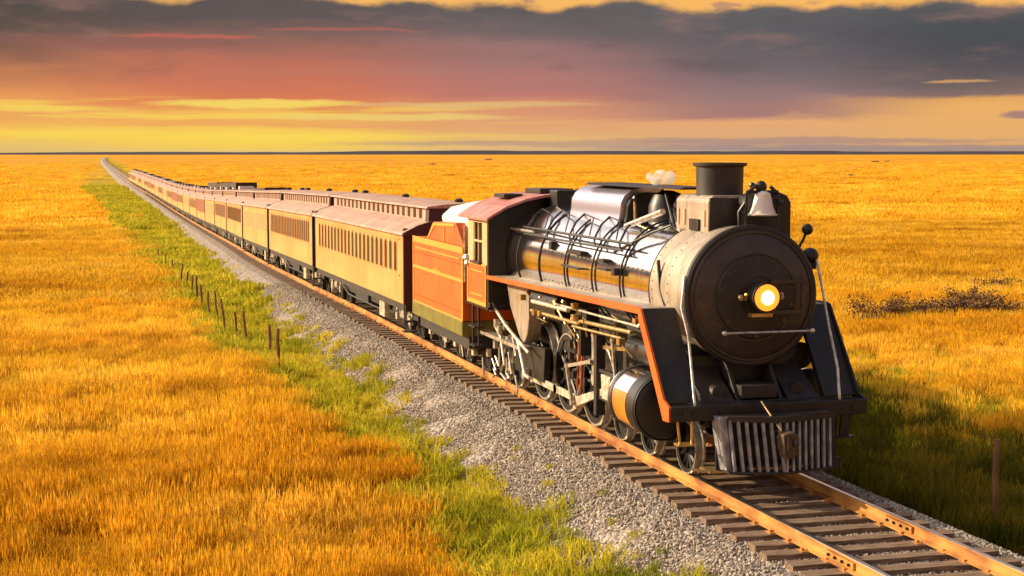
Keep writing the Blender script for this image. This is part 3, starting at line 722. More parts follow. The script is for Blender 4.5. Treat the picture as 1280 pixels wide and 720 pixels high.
# cylinders
for s_ in (-1, 1):
    cy = P(B().lathe([(0, .475), (1.25, .475)], (s_ * 1.16, 21.80, .98), n=40), 'cylinder', M['jacket'], label='polished cylinder casing' )
    P(B().lathe([(-.06, .001), (-.055, .28), (-.03, .40), (.0, .46), (.06, .50), (.08, .49)], (s_ * 1.16, 21.80, .98), n=40, capped=False), 'cylinder_cover', M['black'], cy)
    P(B().lathe([(0, .48), (.03, .50), (.08, .50), (.1, .48)], (s_ * 1.16, 22.87, .98), n=40, capped=False), 'cylinder_band', M['char'], cy)
    if s_ < 0:
        P(B().lathe([(.0, .482), (.42, .482)], (s_ * 1.16, 21.80, .98), n=40), 'front_casing', M['black'], cy)
        bx = [(-1.16 - .490 * math.cos(math.radians(a)), .98 + .490 * math.sin(math.radians(a))) for a in range(-38, 25, 6)]
        bx += [(-1.16 - .474 * math.cos(math.radians(a)), .98 + .474 * math.sin(math.radians(a))) for a in range(22, -39, -6)]
        P(B().prismy(bx, 22.2, 22.78), 'side_panel', M['goldp'], cy, label='orange panel on the cylinder casing')
    vc = P(B().lathe([(-.12, .1), (-.1, .2), (1.5, .2), (1.55, .1)], (s_ * 1.02, 21.95, 1.68), n=28), 'valve_chest', M['black'])
    P(B().box(min(s_ * .5, s_ * 1.0), max(s_ * .5, s_ * 1.0), 21.9, 23.2, .7, 1.9), 'cylinder_saddle', M['black'])
# motion, left and right
for s_ in (-1, 1):
    xo = s_ * 1.02
    P(B().tube([(s_ * 1.16, 22.9, .92), (s_ * 1.16, 24.3, .9)], .035), 'piston_rod', M['steel'])
    gb = B()
    gb.box(min(s_ * 1.1, s_ * 1.2), max(s_ * 1.1, s_ * 1.2), 22.95, 24.85, 1.12, 1.18); gb.box(min(s_ * 1.1, s_ * 1.2), max(s_ * 1.1, s_ * 1.2), 22.95, 24.85, .68, .73)
    gb.box(min(s_ * 1.08, s_ * 1.24), max(s_ * 1.08, s_ * 1.24), 24.78, 24.92, .40, 1.72)
    P(gb, 'crosshead_guide', M['char'], bevel=.006)
    P(B().prismx([(24.05, .73), (24.5, .73), (24.55, 1.12), (24.1, 1.12)], s_ * 1.05, s_ * 1.24), 'crosshead', M['rod'], bevel=.01)
    # main and side rods as tapered bars with round ends
    def bar(x, a, b_, wa, wb, th=.05):
        m_ = B(); (ya, za), (yb__, zb_) = a, b_; d = Vector((yb__ - ya, zb_ - za)); n_ = Vector((-d.y, d.x)).normalized()
        m_.prismx([(ya + n_.x * wa, za + n_.y * wa), (yb__ + n_.x * wb, zb_ + n_.y * wb), (yb__ - n_.x * wb, zb_ - n_.y * wb), (ya - n_.x * wa, za - n_.y * wa)], x - th / 2, x + th / 2)
        m_.lathe([(-th * .6, wa * 1.5), (th * .6, wa * 1.5)], (x, ya, za), 'x', 18); m_.lathe([(-th * .6, wb * 1.5), (th * .6, wb * 1.5)], (x, yb__, zb_), 'x', 18); return m_
    cr_ = (-.05, -.30)
    P(bar(s_ * 1.16, (24.3, .9), (DRV[0] + .05, .43), .05, .085), 'main_rod', M['rod'], bevel=.005)
    for q in range(2): P(bar(s_ * 1.05, (DRV[q] + .05, .43), (DRV[q + 1] + .05, .43), .065, .065), 'side_rod', M['rod'], bevel=.005)
    P(bar(s_ * 1.24, (DRV[0] + .05, .43), (DRV[0] + .35, 1.02), .04, .03), 'eccentric_crank', M['steel'])
    P(bar(s_ * 1.22, (DRV[0] + .35, 1.02), (25.15, 1.25), .03, .03, .04), 'eccentric_rod', M['steel'])
    P(bar(s_ * 1.14, (25.15, .95), (25.2, 1.72), .07, .05, .06), 'expansion_link', M['steel'])
    P(bar(s_ * 1.12, (25.15, 1.50), (23.3, 1.66), .03, .03, .04), 'radius_rod', M['pipe'])
    P(bar(s_ * 1.18, (24.0, 1.15), (24.15, 1.72), .025, .03, .04), 'combination_lever', M['steel'])
    mb = B(); mb.box(min(s_ * .95, s_ * 1.28), max(s_ * .95, s_ * 1.28), 25.5, 25.62, 1.3, 2.1)
    mb.prismx([(25.2, 1.75), (25.95, 1.75), (25.8, 2.1), (25.3, 2.1)], s_ * 1.18, s_ * 1.26)
    P(mb, 'motion_bracket', M['black'], bevel=.01)
    pp = B()
    pp.tube([(s_ * 1.3, 22.9, 1.98), (s_ * 1.3, 25.4, 1.90), (s_ * 1.3, 25.6, 1.84), (s_ * 1.3, 28.4, 1.80)], .035)
    pp.tube([(s_ * 1.36, 23.2, 1.86), (s_ * 1.36, 25.7, 1.79)], .022)
    P(pp, 'air_pipe', M['pipe'])
    pp = B(); pp.tube([(s_ * 1.34, 26.0, 2.03), (s_ * 1.34, 28.2, 1.99)], .04); pp.tube([(s_ * 1.28, 22.6, 2.1), (s_ * 1.28, 27, 2.05)], .02)
    P(pp, 'air_pipe', M['rod'])
    random.seed(5)
    jn = B()
    for q in range(26):
        y = random.uniform(22.8, 29.0); z = random.uniform(1.75, 2.15); x = s_ * random.uniform(1.15, 1.42); r = random.uniform(.02, .05)
        if q % 3 == 0: jn.tube([(x, y, z), (x, y + random.uniform(-.3, .3), z + random.uniform(-.25, .1)), (x - s_ * .1, y + random.uniform(-.3, .3), z - .3)], r * .5)
        elif q % 3 == 1: jn.box(x - .05, x + .05, y - .07, y + .07, z - .05, z + .05)
        else: jn.ball((x, y, z), r, 8)
    P(jn, 'pipe_fittings', M['pipe'], bevel=0)
    jn = B()
    for q in range(18):
        y = random.uniform(25.5, 26.9); z = random.uniform(.7, 1.75); x = s_ * random.uniform(.98, 1.2)
        if q % 2: jn.tube([(x, y, z), (x, y + random.uniform(-.2, .2), z - random.uniform(.15, .4))], .018)
        else: jn.box(x - .03, x + .03, y - .05, y + .05, z - .06, z + .06)
    P(jn, 'brake_rigging', M['char'])
    P(B().tube([(s_ * 1.06, DRV[0] + .1, .55), (s_ * 1.06, DRV[0] + .02, 1.45)], .022).tube([(s_ * 1.06, DRV[0] + .3, .62), (s_ * 1.06, DRV[0] + .2, 1.5)], .018), 'orange_rod', M['orange'])
    # firebox flank
    arc = [(30.5, 2.2), (30.2, 1.7), (29.45, 1.12), (29.2, 1.10), (28.98, 1.28), (28.88, 1.6), (28.9, 1.95), (29.0, 2.2)]
    P(B().prismx(arc, s_ * .95, s_ * 1.22), 'firebox_sheet', M['box'], bevel=.02)
    P(B().prismx([(28.3, .45), (30.4, .45), (30.2, 1.0), (28.2, 1.1)], s_ * .98, s_ * 1.1), 'ash_pan', M['black'])
    fr = B(); fr.tube([(s_ * 1.3, 31.6, 1.75), (s_ * 1.3, 30.3, 1.35), (s_ * 1.3, 29.3, 1.12), (s_ * 1.3, 28.6, .98)], .032); fr.tube([(s_ * 1.3, 29.35, 1.15), (s_ * 1.28, 28.9, .52), (s_ * 1.28, 28.6, .5)], .035)
    fr.tube([(s_ * 1.25, 31.2, 1.2), (s_ * 1.25, 30.8, 1.05), (s_ * 1.25, 30.5, .5)], .03)
    P(fr, 'trailing_frame', M['rod'])
    random.seed(9 + s_)
    jn = B()
    for q in range(22):
        y = random.uniform(29.2, 32.4); z = random.uniform(.35, 1.65); x = s_ * random.uniform(1.1, 1.3)
        if q % 2: jn.tube([(x, y, z), (x, y + random.uniform(-.3, .3), z - random.uniform(.1, .5)), (x, y + random.uniform(-.3, .3), z - random.uniform(.1, .3) - .1)], .022)
        else: jn.box(x - .04, x + .04, y - .07, y + .07, z - .09, z + .07)
    jn.box(*sorted((s_ * 1.1, s_ * 1.3)), 29.2, 32.4, .95, 1.02)
    P(jn, 'trailing_springs', M['char'] if s_ > 0 else M['steel'])
    P(B().lathe([(0, .32), (1.6, .32)], (s_ * 1.1, 29.1, 1.9) if 0 else (s_ * 1.0, 26.9, 1.98), n=24), 'air_reservoir', M['black'])
# roof-line cowl between the stack and the cab
cw = [(-.62, 3.35), (-.52, 3.62), (-.50, 3.72), (-.49, 3.86), (-.43, 3.98), (-.30, 4.08), (-.1, 4.12), (.1, 4.12), (.30, 4.08), (.43, 3.98), (.49, 3.86), (.50, 3.72), (.52, 3.62), (.62, 3.35)]
P(B().prismy(cw, 25.75, 28.5, smooth=True), 'dome_cowl', M['cowl'], bevel=.0)
P(B().prismy([(x * .84, 3.42 + (z - 3.4) * .86) for x, z in cw], 25.60, 25.749), 'cowl_mouth', M['black'])
mb = B(); mb.prismy([(-.42, 4.14), (.42, 4.14), (.3, 4.175), (-.3, 4.175)], 23.3, 28.0)
P(mb, 'top_plate', M['char'])
mb = B(); mb.lathe([(0, .33), (.3, .32), (.48, .24), (.54, .1), (.55, 0)], (0, 24.8, 3.55), 'z', 24)
mb.lathe([(0, .2), (.4, .2), (.5, .1)], (0, 24.0, 3.5), 'z', 20); mb.tube([(-.33, 25.4, 3.55), (-.35, 25.4, 3.92)], .035); mb.ball((-.35, 25.4, 3.95), .06, 8)
for q in range(14): mb.tube([(random.uniform(-.4, .4), random.uniform(23.5, 25.4), 3.5), (random.uniform(-.4, .4), random.uniform(23.5, 25.4), random.uniform(3.8, 4.12))], .03)
P(mb, 'steam_dome', M['black'])
P(B().tube([(-.35, 25.4, 3.5), (-.36, 25.4, 3.9)], .03), 'whistle', M['pipe'])
P(B().tube([(-.62, 25.1, 3.50), (-.62, 23.4, 3.80)], .05), 'steam_pipe', M['steel'])
for (y0, y1) in ((28.6, 30.7),):
    mb = B(); mb.lathe([(0, .28), (.2, .27), (.3, .1)], (0, 29.2, 3.68), 'z', 20); P(mb, 'safety_valve', M['black']); P(B().box(-.3, .3, 30.1, 30.6, 3.6, 3.98), 'turret_cover', M['black'], bevel=.02)
# hand-rail and piping lattice along the top of the boiler
mb = B()
def bp_(y, a, r=1.10): a = math.radians(a); return (-r * math.cos(a), y, BZ + r * math.sin(a))
mb.tube([bp_(y, 34 + 0 * y, 1.12) for y in (30.6, 28.9, 27.0, 25.0, 23.9)], .024)
mb.tube([bp_(y, 27, 1.12) for y in (30.0, 28.0, 26.0, 24.2)], .02)
for k, y in enumerate((30.0, 28.7, 27.3, 25.9, 24.6)):
    mb.tube([bp_(y + .35, 62), bp_(y + .1, 48, 1.13), bp_(y - .1, 33, 1.13), bp_(y - .3, 27, 1.12)], .02)
    if k < 4: mb.tube([bp_(y + .35, 62), bp_(y - .5, 56, 1.12), bp_(y - 1.15, 36, 1.13)], .013)
mb.tube([bp_(24.6, 25), bp_(23.6, 48), bp_(23.2, 60)], .026); 
P(mb, 'boiler_piping', M['char'], boiler)
mb = B(); mb.tube([bp_(y, 30, 1.13) for y in (31.0, 30.2, 29.4)], .03)
P(mb, 'injector_pipe', M['steel'], boiler)
for s_ in (1,):
    P(B().tube([(s_ * 1.1, y, 3.0) for y in (22, 26, 30.5)], .02), 'handrail', M['steel'])
# cab
XC = 1.45
cab = P(B().box(-XC, XC, 31.0, 31.06, 1.72, 3.45).prismy([(-XC, 3.45), (XC, 3.45), (1.0, 3.72), (.5, 3.86), (-.5, 3.86), (-1.0, 3.72)], 31.0, 31.06), 'cab', M['black'])
def wall(s_):
    x0, x1 = (-XC - .03, -XC + .03) if s_ < 0 else (XC - .03, XC + .03)
    w = B(); w.box(x0, x1, 31.02, 31.40, 1.62, 3.46); w.box(x0, x1, 32.15, 32.6, 1.62, 3.46); w.box(x0, x1, 31.40, 32.15, 3.30, 3.46); w.box(x0, x1, 31.40, 32.15, 1.62, 2.48)
    return w
for s_ in (-1, 1):
    wo = P(wall(s_), 'cab_side', M['cream'], cab, label='cream upper cab side' if s_ < 0 else None)
    xa = s_ * (XC + .032); xb = s_ * (XC + .045)
    P(B().box(min(xa, xb), max(xa, xb), 31.07, 32.55, 1.70, 2.44), 'lower_panel', M['orange'], wo, label='orange lower cab panel')
    tm = B(); xc = s_ * (XC + .05); xa = s_ * (XC + .046)
    for (y0, y1, z0, z1) in ((31.03, 32.6, 1.62, 1.70), (31.03, 32.6, 2.42, 2.47), (31.03, 31.1, 1.7, 2.42), (32.52, 32.6, 1.7, 2.42), (31.28, 31.31, 1.8, 2.32), (32.3, 32.33, 1.8, 2.32), (31.31, 32.3, 1.8, 1.83), (31.31, 32.3, 2.29, 2.32)):
        tm.box(min(xa, s_ * (XC + .056)), max(xa, s_ * (XC + .056)), y0, y1, z0, z1)
    P(tm, 'panel_trim', M['trim'], wo)
    wn = B(); wn.box(s_ * XC - .02, s_ * XC + .02, 31.40, 31.45, 2.48, 3.30); wn.box(s_ * XC - .022, s_ * XC + .022, 31.75, 31.79, 2.48, 3.30); wn.box(s_ * XC - .02, s_ * XC + .02, 32.10, 32.15, 2.48, 3.30); wn.box(s_ * XC - .024, s_ * XC + .024, 31.45, 32.10, 2.9, 2.94)
    wo2 = P(wn, 'window', M['cream'], wo)
    P(B().box(s_ * (XC - .06) - .006, s_ * (XC - .06) + .006, 31.3, 32.3, 2.4, 3.36), 'pane', M['glass'], wo2)
    P(B().box(s_ * (XC - .3) - .01, s_ * (XC - .3) + .01, 31.3, 32.3, 2.3, 3.4), 'dark_interior', M['black'], cab)
    # armrest and small frieze marks
    P(B().box(min(s_ * 1.45, s_ * 1.56), max(s_ * 1.45, s_ * 1.56), 31.4, 32.15, 2.46, 2.50), 'arm_rest', M['maroon'], wo)
    fz = B(); 
    for q in range(9): fz.box(min(s_ * 1.482, s_ * 1.488), max(s_ * 1.482, s_ * 1.488), 31.15 + q * .15, 31.24 + q * .15, 3.39, 3.425 if q % 2 else 3.44)
    P(fz, 'frieze', M['maroon'], wo)
rf = [(-1.60, 3.42), (-1.48, 3.50), (-1.2, 3.66), (-.8, 3.80), (-.4, 3.88), (0, 3.90), (.4, 3.88), (.8, 3.80), (1.2, 3.66), (1.48, 3.50), (1.60, 3.42)]
rfu = rf + [(x, z - .05) for x, z in reversed(rf)]
roof = P(B().prismy(rfu, 30.55, 33.0, smooth=False), 'cab_roof', M['roofpink'], cab, label='maroon cab roof coloured sunlit pinkish red')
mb = B(); mb.box(-.35, .35, 31.1, 32.2, 3.88, 3.99); mb.box(-1.0, -.6, 31.5, 32.3, 3.80, 3.88); P(mb, 'roof_hatch', M['black'], roof, bevel=.01)
mb = B(); mb.box(-XC, XC, 31.06, 32.9, 1.55, 1.62); P(mb, 'cab_floor', M['black'], cab)
P(B().box(-.9, .9, 31.06, 31.3, 1.62, 3.4), 'backhead', M['black'], cab)
# cab steps and pipes below
for s_ in (-1, 1):
    mb = B(); mb.box(min(s_ * 1.3, s_ * 1.5), max(s_ * 1.3, s_ * 1.5), 32.0, 32.5, 1.1, 1.13); mb.box(min(s_ * 1.3, s_ * 1.5), max(s_ * 1.3, s_ * 1.5), 32.0, 32.5, .7, .73)
    mb.tube([(s_ * 1.4, 32.0, 1.6), (s_ * 1.4, 32.0, .7)], .025); mb.tube([(s_ * 1.4, 32.5, 1.6), (s_ * 1.4, 32.5, .7)], .025); P(mb, 'cab_steps', M['char'])
mb = B(); mb.tube([(-1.53, 32.7, 2.0), (-1.53, 32.7, 3.2)], .02); mb.ball((-1.5, 32.62, 2.52), .09, 8); mb.ball((-1.5, 32.55, 2.42), .07, 8); P(mb, 'grab_rail', M['steel'], cab)

# ------------------------------------------------------------------ tender
TY = 32.95
cxT, czT = path(35)
ten = empty('tender', (CXL, TY, -.02)); tag(ten, 'orange coal tender with gold lining and olive sill behind the locomotive cab', 'tender')
def TB(): return MB((0, TY, 0))
ty0, ty1 = 32.95, 38.1
tank = TB().box(-1.50, 1.50, ty0, ty1, 1.16, 2.72).build('tank', M['orange'], ten, .015)
TB().box(-1.53, 1.53, ty0 - .01, ty1 + .01, .84, 1.15).build('sill', M['olive'], ten, .008)
bk = TB(); bk.prismx([(ty0 + .05, 2.74), (33.75, 3.22), (35.9, 3.16), (36.6, 2.74)], -1.48, 1.48); bko = bk.build('coal_bunker', M['orange'], ten, .012)
for s_ in (-1, 1):
    tr = TB()
    xa, xb = sorted((s_ * 1.502, s_ * 1.518))
    for (y0, y1, z0, z1) in ((ty0, ty1, 2.60, 2.74), (ty0, ty0 + .09, 1.18, 2.6), (ty1 - .08, ty1, 1.18, 2.6), (ty0 + .09, ty1 - .08, 1.98, 2.05), (ty0, ty1, 1.155, 1.19), (ty0 + .3, ty1 - .3, 2.46, 2.49)):
        tr.box(xa, xb, y0, y1, z0, z1)
    for k in range(9): tr.box(*sorted((s_ * 1.502, s_ * 1.512)), 35.1 + k * .1 - .03, 35.1 + k * .1 + .03, 2.05, 2.07 + .07 * (1 - abs(k - 4) / 4.5))
    xa, xb = sorted((s_ * 1.482, s_ * 1.496))
    tr.prismx([(36.55, 2.76), (36.42, 2.76), (35.82, 3.08), (33.82, 3.14), (33.80, 3.20), (35.92, 3.14)], xa, xb)
    tr.box(xa, xb, 34.8, 34.86, 2.76, 3.12)
    tr.build('lining', M['trim'], ten)

rv = TB()
for s_ in (-1, 1):
    for k in range(40): rv.ball((s_ * 1.505, ty0 + .15 + k * .124, 2.36), .012, 6); rv.ball((s_ * 1.505, ty0 + .15 + k * .124, 1.34), .012, 6)
rv.build('rivets', M['orange'], ten)
wc = []
TB().prismy([(-1.25, 3.12), (-1.28, 3.30), (-1.05, 3.50), (-.5, 3.62), (0, 3.66), (.5, 3.62), (1.05, 3.50), (1.28, 3.30), (1.25, 3.12)], 33.35, 36.0, True).build('water_tank_cover', M['white'], ten, .05, 'rounded white cover on top of the tender')
fl = TB(); fl.box(-1.0, 1.0, 36.9, 37.6, 2.74, 2.9); fl.lathe([(0, .3), (.22, .3), (.25, .05)], (0, 37.2, 2.9), 'z', 20); fl.build('filler_hatch', M['black'], ten, .01)
TB().box(-1.35, 1.35, ty0 + .1, ty1 - .1, .55, .84).build('underframe', M['under'], ten)
def truck(yc, parent, off, wheel_r=.42, wb=.85, glint=True, zc=0, seed=1):
    def TBm(): return MB(off)
    rnd = random.Random(seed)
    t = TBm()
    for s_ in (-1, 1):
        xa, xb = sorted((s_ * 1.02, s_ * 1.12))
        t.prismx([(yc - wb - .35, .62), (yc - wb - .2, .40), (yc + wb + .2, .40), (yc + wb + .35, .62), (yc + .35, .72), (yc + .2, .86), (yc - .2, .86), (yc - .35, .72)], xa, xb)
    t.box(-1.0, 1.0, yc - .2, yc + .2, .45, .9)
    to = t.build('truck_frame', M['under'], parent)
    for s_ in (-1, 1):
        for k in (-1, 1):
            w = TBm(); x = s_ * .80; w.lathe([(s_ * -.09, wheel_r * 1.06), (s_ * -.05, wheel_r), (s_ * .06, wheel_r * .98), (s_ * .06, wheel_r * .84), (s_ * .02, wheel_r * .8), (s_ * .04, wheel_r * .25), (s_ * .12, wheel_r * .2), (s_ * .12, 0.001)], (x, yc + k * wb, wheel_r), 'x', 28, capped=False)
            w.build('wheel', M['ironwheel'], to)
    g_ = TBm()
    for s_ in (-1, 1):
        for k in (-1, 1):
            y = yc + k * wb; x = s_ * 1.14
            g_.box(x - .04, x + .05, y - .10, y + .10, .36, .55)
            g_.tube([(x, y - .18, .72), (x, y, .60), (x, y + .18, .72)], .022)
        for q in range(7):
            y = yc + rnd.uniform(-1, 1); z = rnd.uniform(.45, .85); g_.tube([(s_ * 1.15, y, z), (s_ * 1.15, y + rnd.uniform(-.15, .15), z - rnd.uniform(.1, .3))], .02)
        for q in range(3):
            g_.lathe([(0, .06), (.18, .06)], (s_ * 1.13, yc - .16 + q * .16, .48), 'z', 10)
    g_.build('springs_and_glints', M['rod'], to)  # springs and stray rods in cream, the pale colour doubling as glints
    return to
truck(34.3, ten, (0, TY, 0), seed=3); truck(36.9, ten, (0, TY, 0), seed=4)

# ------------------------------------------------------------------ coaches
def coach(y0, L, style, label, detail=True, first=False, roofbox=None):
    cx, cz = path(y0); cx2, cz2 = path(y0 + L)
    zr = math.atan2(-(cx2 - cx), L); xrr = math.atan2(cz2 - cz, L)
    r = empty('passenger_coach', (cx, y0, cz), (xrr, 0, zr))
    tag(r, label, 'railway carriage', 'passenger coaches coupled behind the tender')
    W = 1.54
    Lb = L - .6
    def C(): return MB()
    # side panels
    body = C(); body.box(-W, W, .12, Lb - .12, 1.0, 2.78); bo_ = body.build('body', M['coach'] if style != 'brown' else M['coach'], r, .012 if detail else 0)
    for e_ in ((0, .119), (Lb - .119, Lb)): C().box(-W - .004, W + .004, e_[0], e_[1], 1.0, 2.9).build('end_wall', M['maroon'], r)
    # vestibule / gangway
    C().box(-.55, .55, -.2, -.002, 1.0, 2.95).build('gangway', M['maroon'], r, .02 if detail else 0)
    # roof
    low = [(-W - .10, 2.74), (-W - .08, 2.80), (-1.25, 2.98), (-.92, 3.08), (.92, 3.08), (1.25, 2.98), (W + .08, 2.80), (W + .10, 2.74)]
    ro = C().prismy(low, -.25, Lb + .2).build('roof', M['coachroof'], r)
    C().prismy([(x * .985, z - .012) for x, z in low], -.275, -.252).build('roof_end', M['maroon'], ro)
    cl = C().box(-.90, .90, .15, Lb - .15, 3.08, 3.40).build('clerestory', M['coachroof'], ro)
    C().prismy([(-1.02, 3.40), (-1.0, 3.44), (-.5, 3.50), (0, 3.52), (.5, 3.50), (1.0, 3.44), (1.02, 3.40)], -.28, Lb + .15).build('clerestory_roof', M['coachroof'], ro)
    C().prismy([(-.96, 3.06), (.96, 3.06), (.94, 3.395), (-.94, 3.395)], -.24, .149).build('clerestory_end', M['maroon'], ro)
    if roofbox:
        C().box(-.5, .9, roofbox[0], roofbox[1], 3.515, roofbox[2]).build('dark_roof_box', M['darkbox'], ro, label='long dark box on the coach roof')
    vb = C()
    for q in range(3):
        y = Lb * (.03 + .45 * q); vb.lathe([(0, .10), (.08, .12), (.12, .05)], (.1, y + .5, 3.50), 'z', 10)
    vb.build('roof_vent', M['char'], ro)
    # clerestory lights
    nc = 19
    if detail:
        for k in range(nc):
            y = .6 + (Lb - 1.2) * (k + .5) / nc
            for s_ in (-1,):
                pz = [(y - .17, 3.12), (y + .17, 3.12), (y + .17, 3.31), (y + .12, 3.37), (y - .12, 3.37), (y - .17, 3.31)]
                C().prismx(pz, s_ * .893, s_ * .906).build('clerestory_window', M['winglass'], cl)
    else:
        m_ = C()
        for k in range(nc):
            y = .6 + (Lb - 1.2) * (k + .5) / nc; m_.box(-.906, -.893, y - .16, y + .16, 3.14, 3.31)
        m_.build('clerestory_windows', M['winglass'], cl)
    # windows
    def arch(y, w, z0, z1): return [(y - w, z0), (y + w, z0), (y + w, z1 - .07), (y + w * .6, z1), (y - w * .6, z1), (y - w, z1 - .07)]
    if style in ('windows', 'dense'):
        nw = 21 if style == 'windows' else 24
        fr_ = C(); 
        for k in range(nw):
            y = .75 + (Lb - 1.5) * (k + .5) / nw
            for s_ in (-1, 1):
                x0, x1 = sorted((s_ * (W + .001), s_ * (W + .014)))
                pw = arch(y, .21 if style == 'windows' else .22, 1.75, 2.56)
                fo = C().prismx(pw, s_ * (W - .005), s_ * (W + .006)); 
                if detail and s_ < 0:
                    f = fo.build('window', M['winframe'], r)
                    C().prismx(arch(y, .145, 1.80, 2.52), s_ * (W + .001), s_ * (W + .011)).build('pane', M['winglass'], f)
                elif detail: fo.build('window', M['winglass'], r)
                else: fr_.prismx(pw, s_ * (W - .005), s_ * (W + .006))
        if not detail: fr_.build('window_band', M['bandwin'], r)
        bt_ = C(); 
        for s_ in (-1, 1): x0, x1 = sorted((s_ * W, s_ * (W + .02))); bt_.box(x0, x1, .55, Lb - .55, 1.68, 1.72); bt_.box(x0, x1, .55, Lb - .55, 2.60, 2.63)
        bt_.build('belt_rail', M['coach'], r)
    elif style == 'plain':
        bt_ = C()
        for s_ in (-1, 1): x0, x1 = sorted((s_ * W, s_ * (W + .012))); bt_.box(x0, x1, .6, Lb - .6, 1.72, 2.45)
        bt_.build('side_panel', M['panel'], r, label='slightly darker blank panel where windows would be')
    elif style == 'brown':
        bt_ = C()
        for s_ in (-1, 1): x0, x1 = sorted((s_ * W, s_ * (W + .012))); bt_.box(x0, x1, .3, Lb - .3, 1.62, 2.66)
        bt_.build('side_panel', M['brownpanel'], r, label='reddish brown upper side panel')
    # rub rail, underframe, trucks
    C().box(-W + .05, W - .05, .05, Lb - .05, .82, .999).build('sill', M['under'], r)
    un = C(); rnd = random.Random(int(y0)); un.box(-1.12, 1.12, .3, Lb - .3, .52, .819)
    un.box(-.9, .9, Lb * .3, Lb * .42, .35, .82); un.box(-1.2, -.6, Lb * .46, Lb * .6, .42, .82); un.box(.5, 1.2, Lb * .35, Lb * .6, .4, .82)
    for s_ in (-1, 1): un.tube([(s_ * 1.2, Lb * .2, .8), (s_ * 1.2, Lb * .32, .45), (s_ * 1.2, Lb * .68, .45), (s_ * 1.2, Lb * .8, .8)], .03)
    un.build('underframe', M['under'], r)
    if detail:
        bx_ = C(); bx_.box(-1.32, -1.18, Lb * .25, Lb * .25 + .75, .34, .80)
        bx_.build('battery_box', M['rod'], r)
        bs = C(); bs.tube([(-1.5, .15, 1.0), (-1.5, .15, .4)], .02); bs.box(-1.55, -1.2, -.05, .3, .55, .58); bs.box(-1.55, -1.2, -.05, .3, .3, .33); bs.build('end_steps', M['char'], r)
        truck(2.0, r, (0, 0, 0), seed=int(y0)); truck(Lb - 2.0, r, (0, 0, 0), seed=int(y0) + 1)
    else:
        t_ = C()
        for yc in (2.0, Lb - 2.0):
            t_.box(-1.1, 1.1, yc - 1.2, yc + 1.2, .35, .8)
            for k in (-1, 1):
                for s_ in (-1, 1): t_.lathe([(-.06, .42), (.06, .42)], (s_ * .8, yc + k * .85, .42), 'x', 14)
        t_.build('trucks', M['under'], r)
        rnd2 = random.Random(int(y0) + 5)
        for q in range(4):
            y = Lb * (.08 + .24 * q) + rnd2.uniform(-.5, .5); C().box(-.6, .3, y, y + rnd2.uniform(.6, 1.8), 3.525, 3.60 + rnd2.random() * .16).build('roof_locker', M['darkbox'] if q % 2 else M['white'], ro)
        g_ = C()
        for q in range(9): y = rnd.uniform(.8, Lb - .8); g_.box(-1.25, -1.14, y, y + rnd.uniform(.1, .3), rnd.uniform(.3, .5), rnd.uniform(.6, .78))
        g_.build('springs_and_glints', M['rod'], r)  # scattered pale boxes stand in for glints under the coach
    return r
bounds = [39.05, 54.7, 69.6, 84.7, 100.4, 116.0, 131.7, 147.4]
near_specs = [
 ('windows', 'pale yellow coach with a long row of tall windows, first behind the orange tender', None),
 ('dense', 'pale yellow coach with close-set brown windows, second behind the orange tender', None),
 ('plain', 'blank-sided pale yellow coach without windows, third behind the orange tender', (13.3, 14.95, 3.64)),
 ('dense', 'pale yellow windowed coach with a low dark roof box, fourth behind the tender', (0.0, 8.5, 3.62)),
 ('dense', 'pale yellow windowed coach under a long tall dark roof box, fifth behind the tender', (7.0, 15.2, 3.98)),
 ('plain', 'blank pale yellow coach, sixth behind the tender, just before the brown-panelled coach', (0.0, 15.2, 4.0)),
 ('brown', 'coach with a reddish brown upper side, seventh behind the tender', (0.0, 15.0, 4.10))]
for k, (st, lb, rb_) in enumerate(near_specs):
    coach(bounds[k], bounds[k + 1] - bounds[k], st, lb, detail=(k < 4), roofbox=rb_)
far_protos = []
far_label = 'far-off pale coach in the curving tail of the train'
def copy_tree(o, parent=None):
    c = o.copy(); COL.objects.link(c)
    if parent: c.parent = parent
    for ch in list(o.children): copy_tree(ch, c)
    return c
yy = bounds[-1]; kk = 0; LF = 15.6
ordn = ['eighth', 'ninth', 'tenth', 'eleventh', 'twelfth', 'thirteenth', 'fourteenth', 'fifteenth', 'sixteenth', 'seventeenth', 'eighteenth', 'nineteenth', 'twentieth', 'twenty-first', 'twenty-second', 'twenty-third', 'twenty-fourth', 'twenty-fifth']
styles = ['windows', 'plain', 'windows', 'brown', 'windows', 'plain']
made = {}
while yy < 405:
    st = styles[kk % 6]
    lb = 'distant pale %s coach, %s behind the tender' % ({'windows': 'windowed', 'brown': 'brown-panelled', 'plain': 'blank-sided'}[st], ordn[kk])
    if st not in made: made[st] = coach(yy, LF, st, lb, detail=False)
    else:
        o = copy_tree(made[st]); cx, cz = path(yy); cx2, cz2 = path(yy + LF)
        o.location = (cx, yy, cz); o.rotation_euler = (math.atan2(cz2 - cz, LF), 0, math.atan2(-(cx2 - cx), LF)); o['label'] = lb
    yy += LF; kk += 1

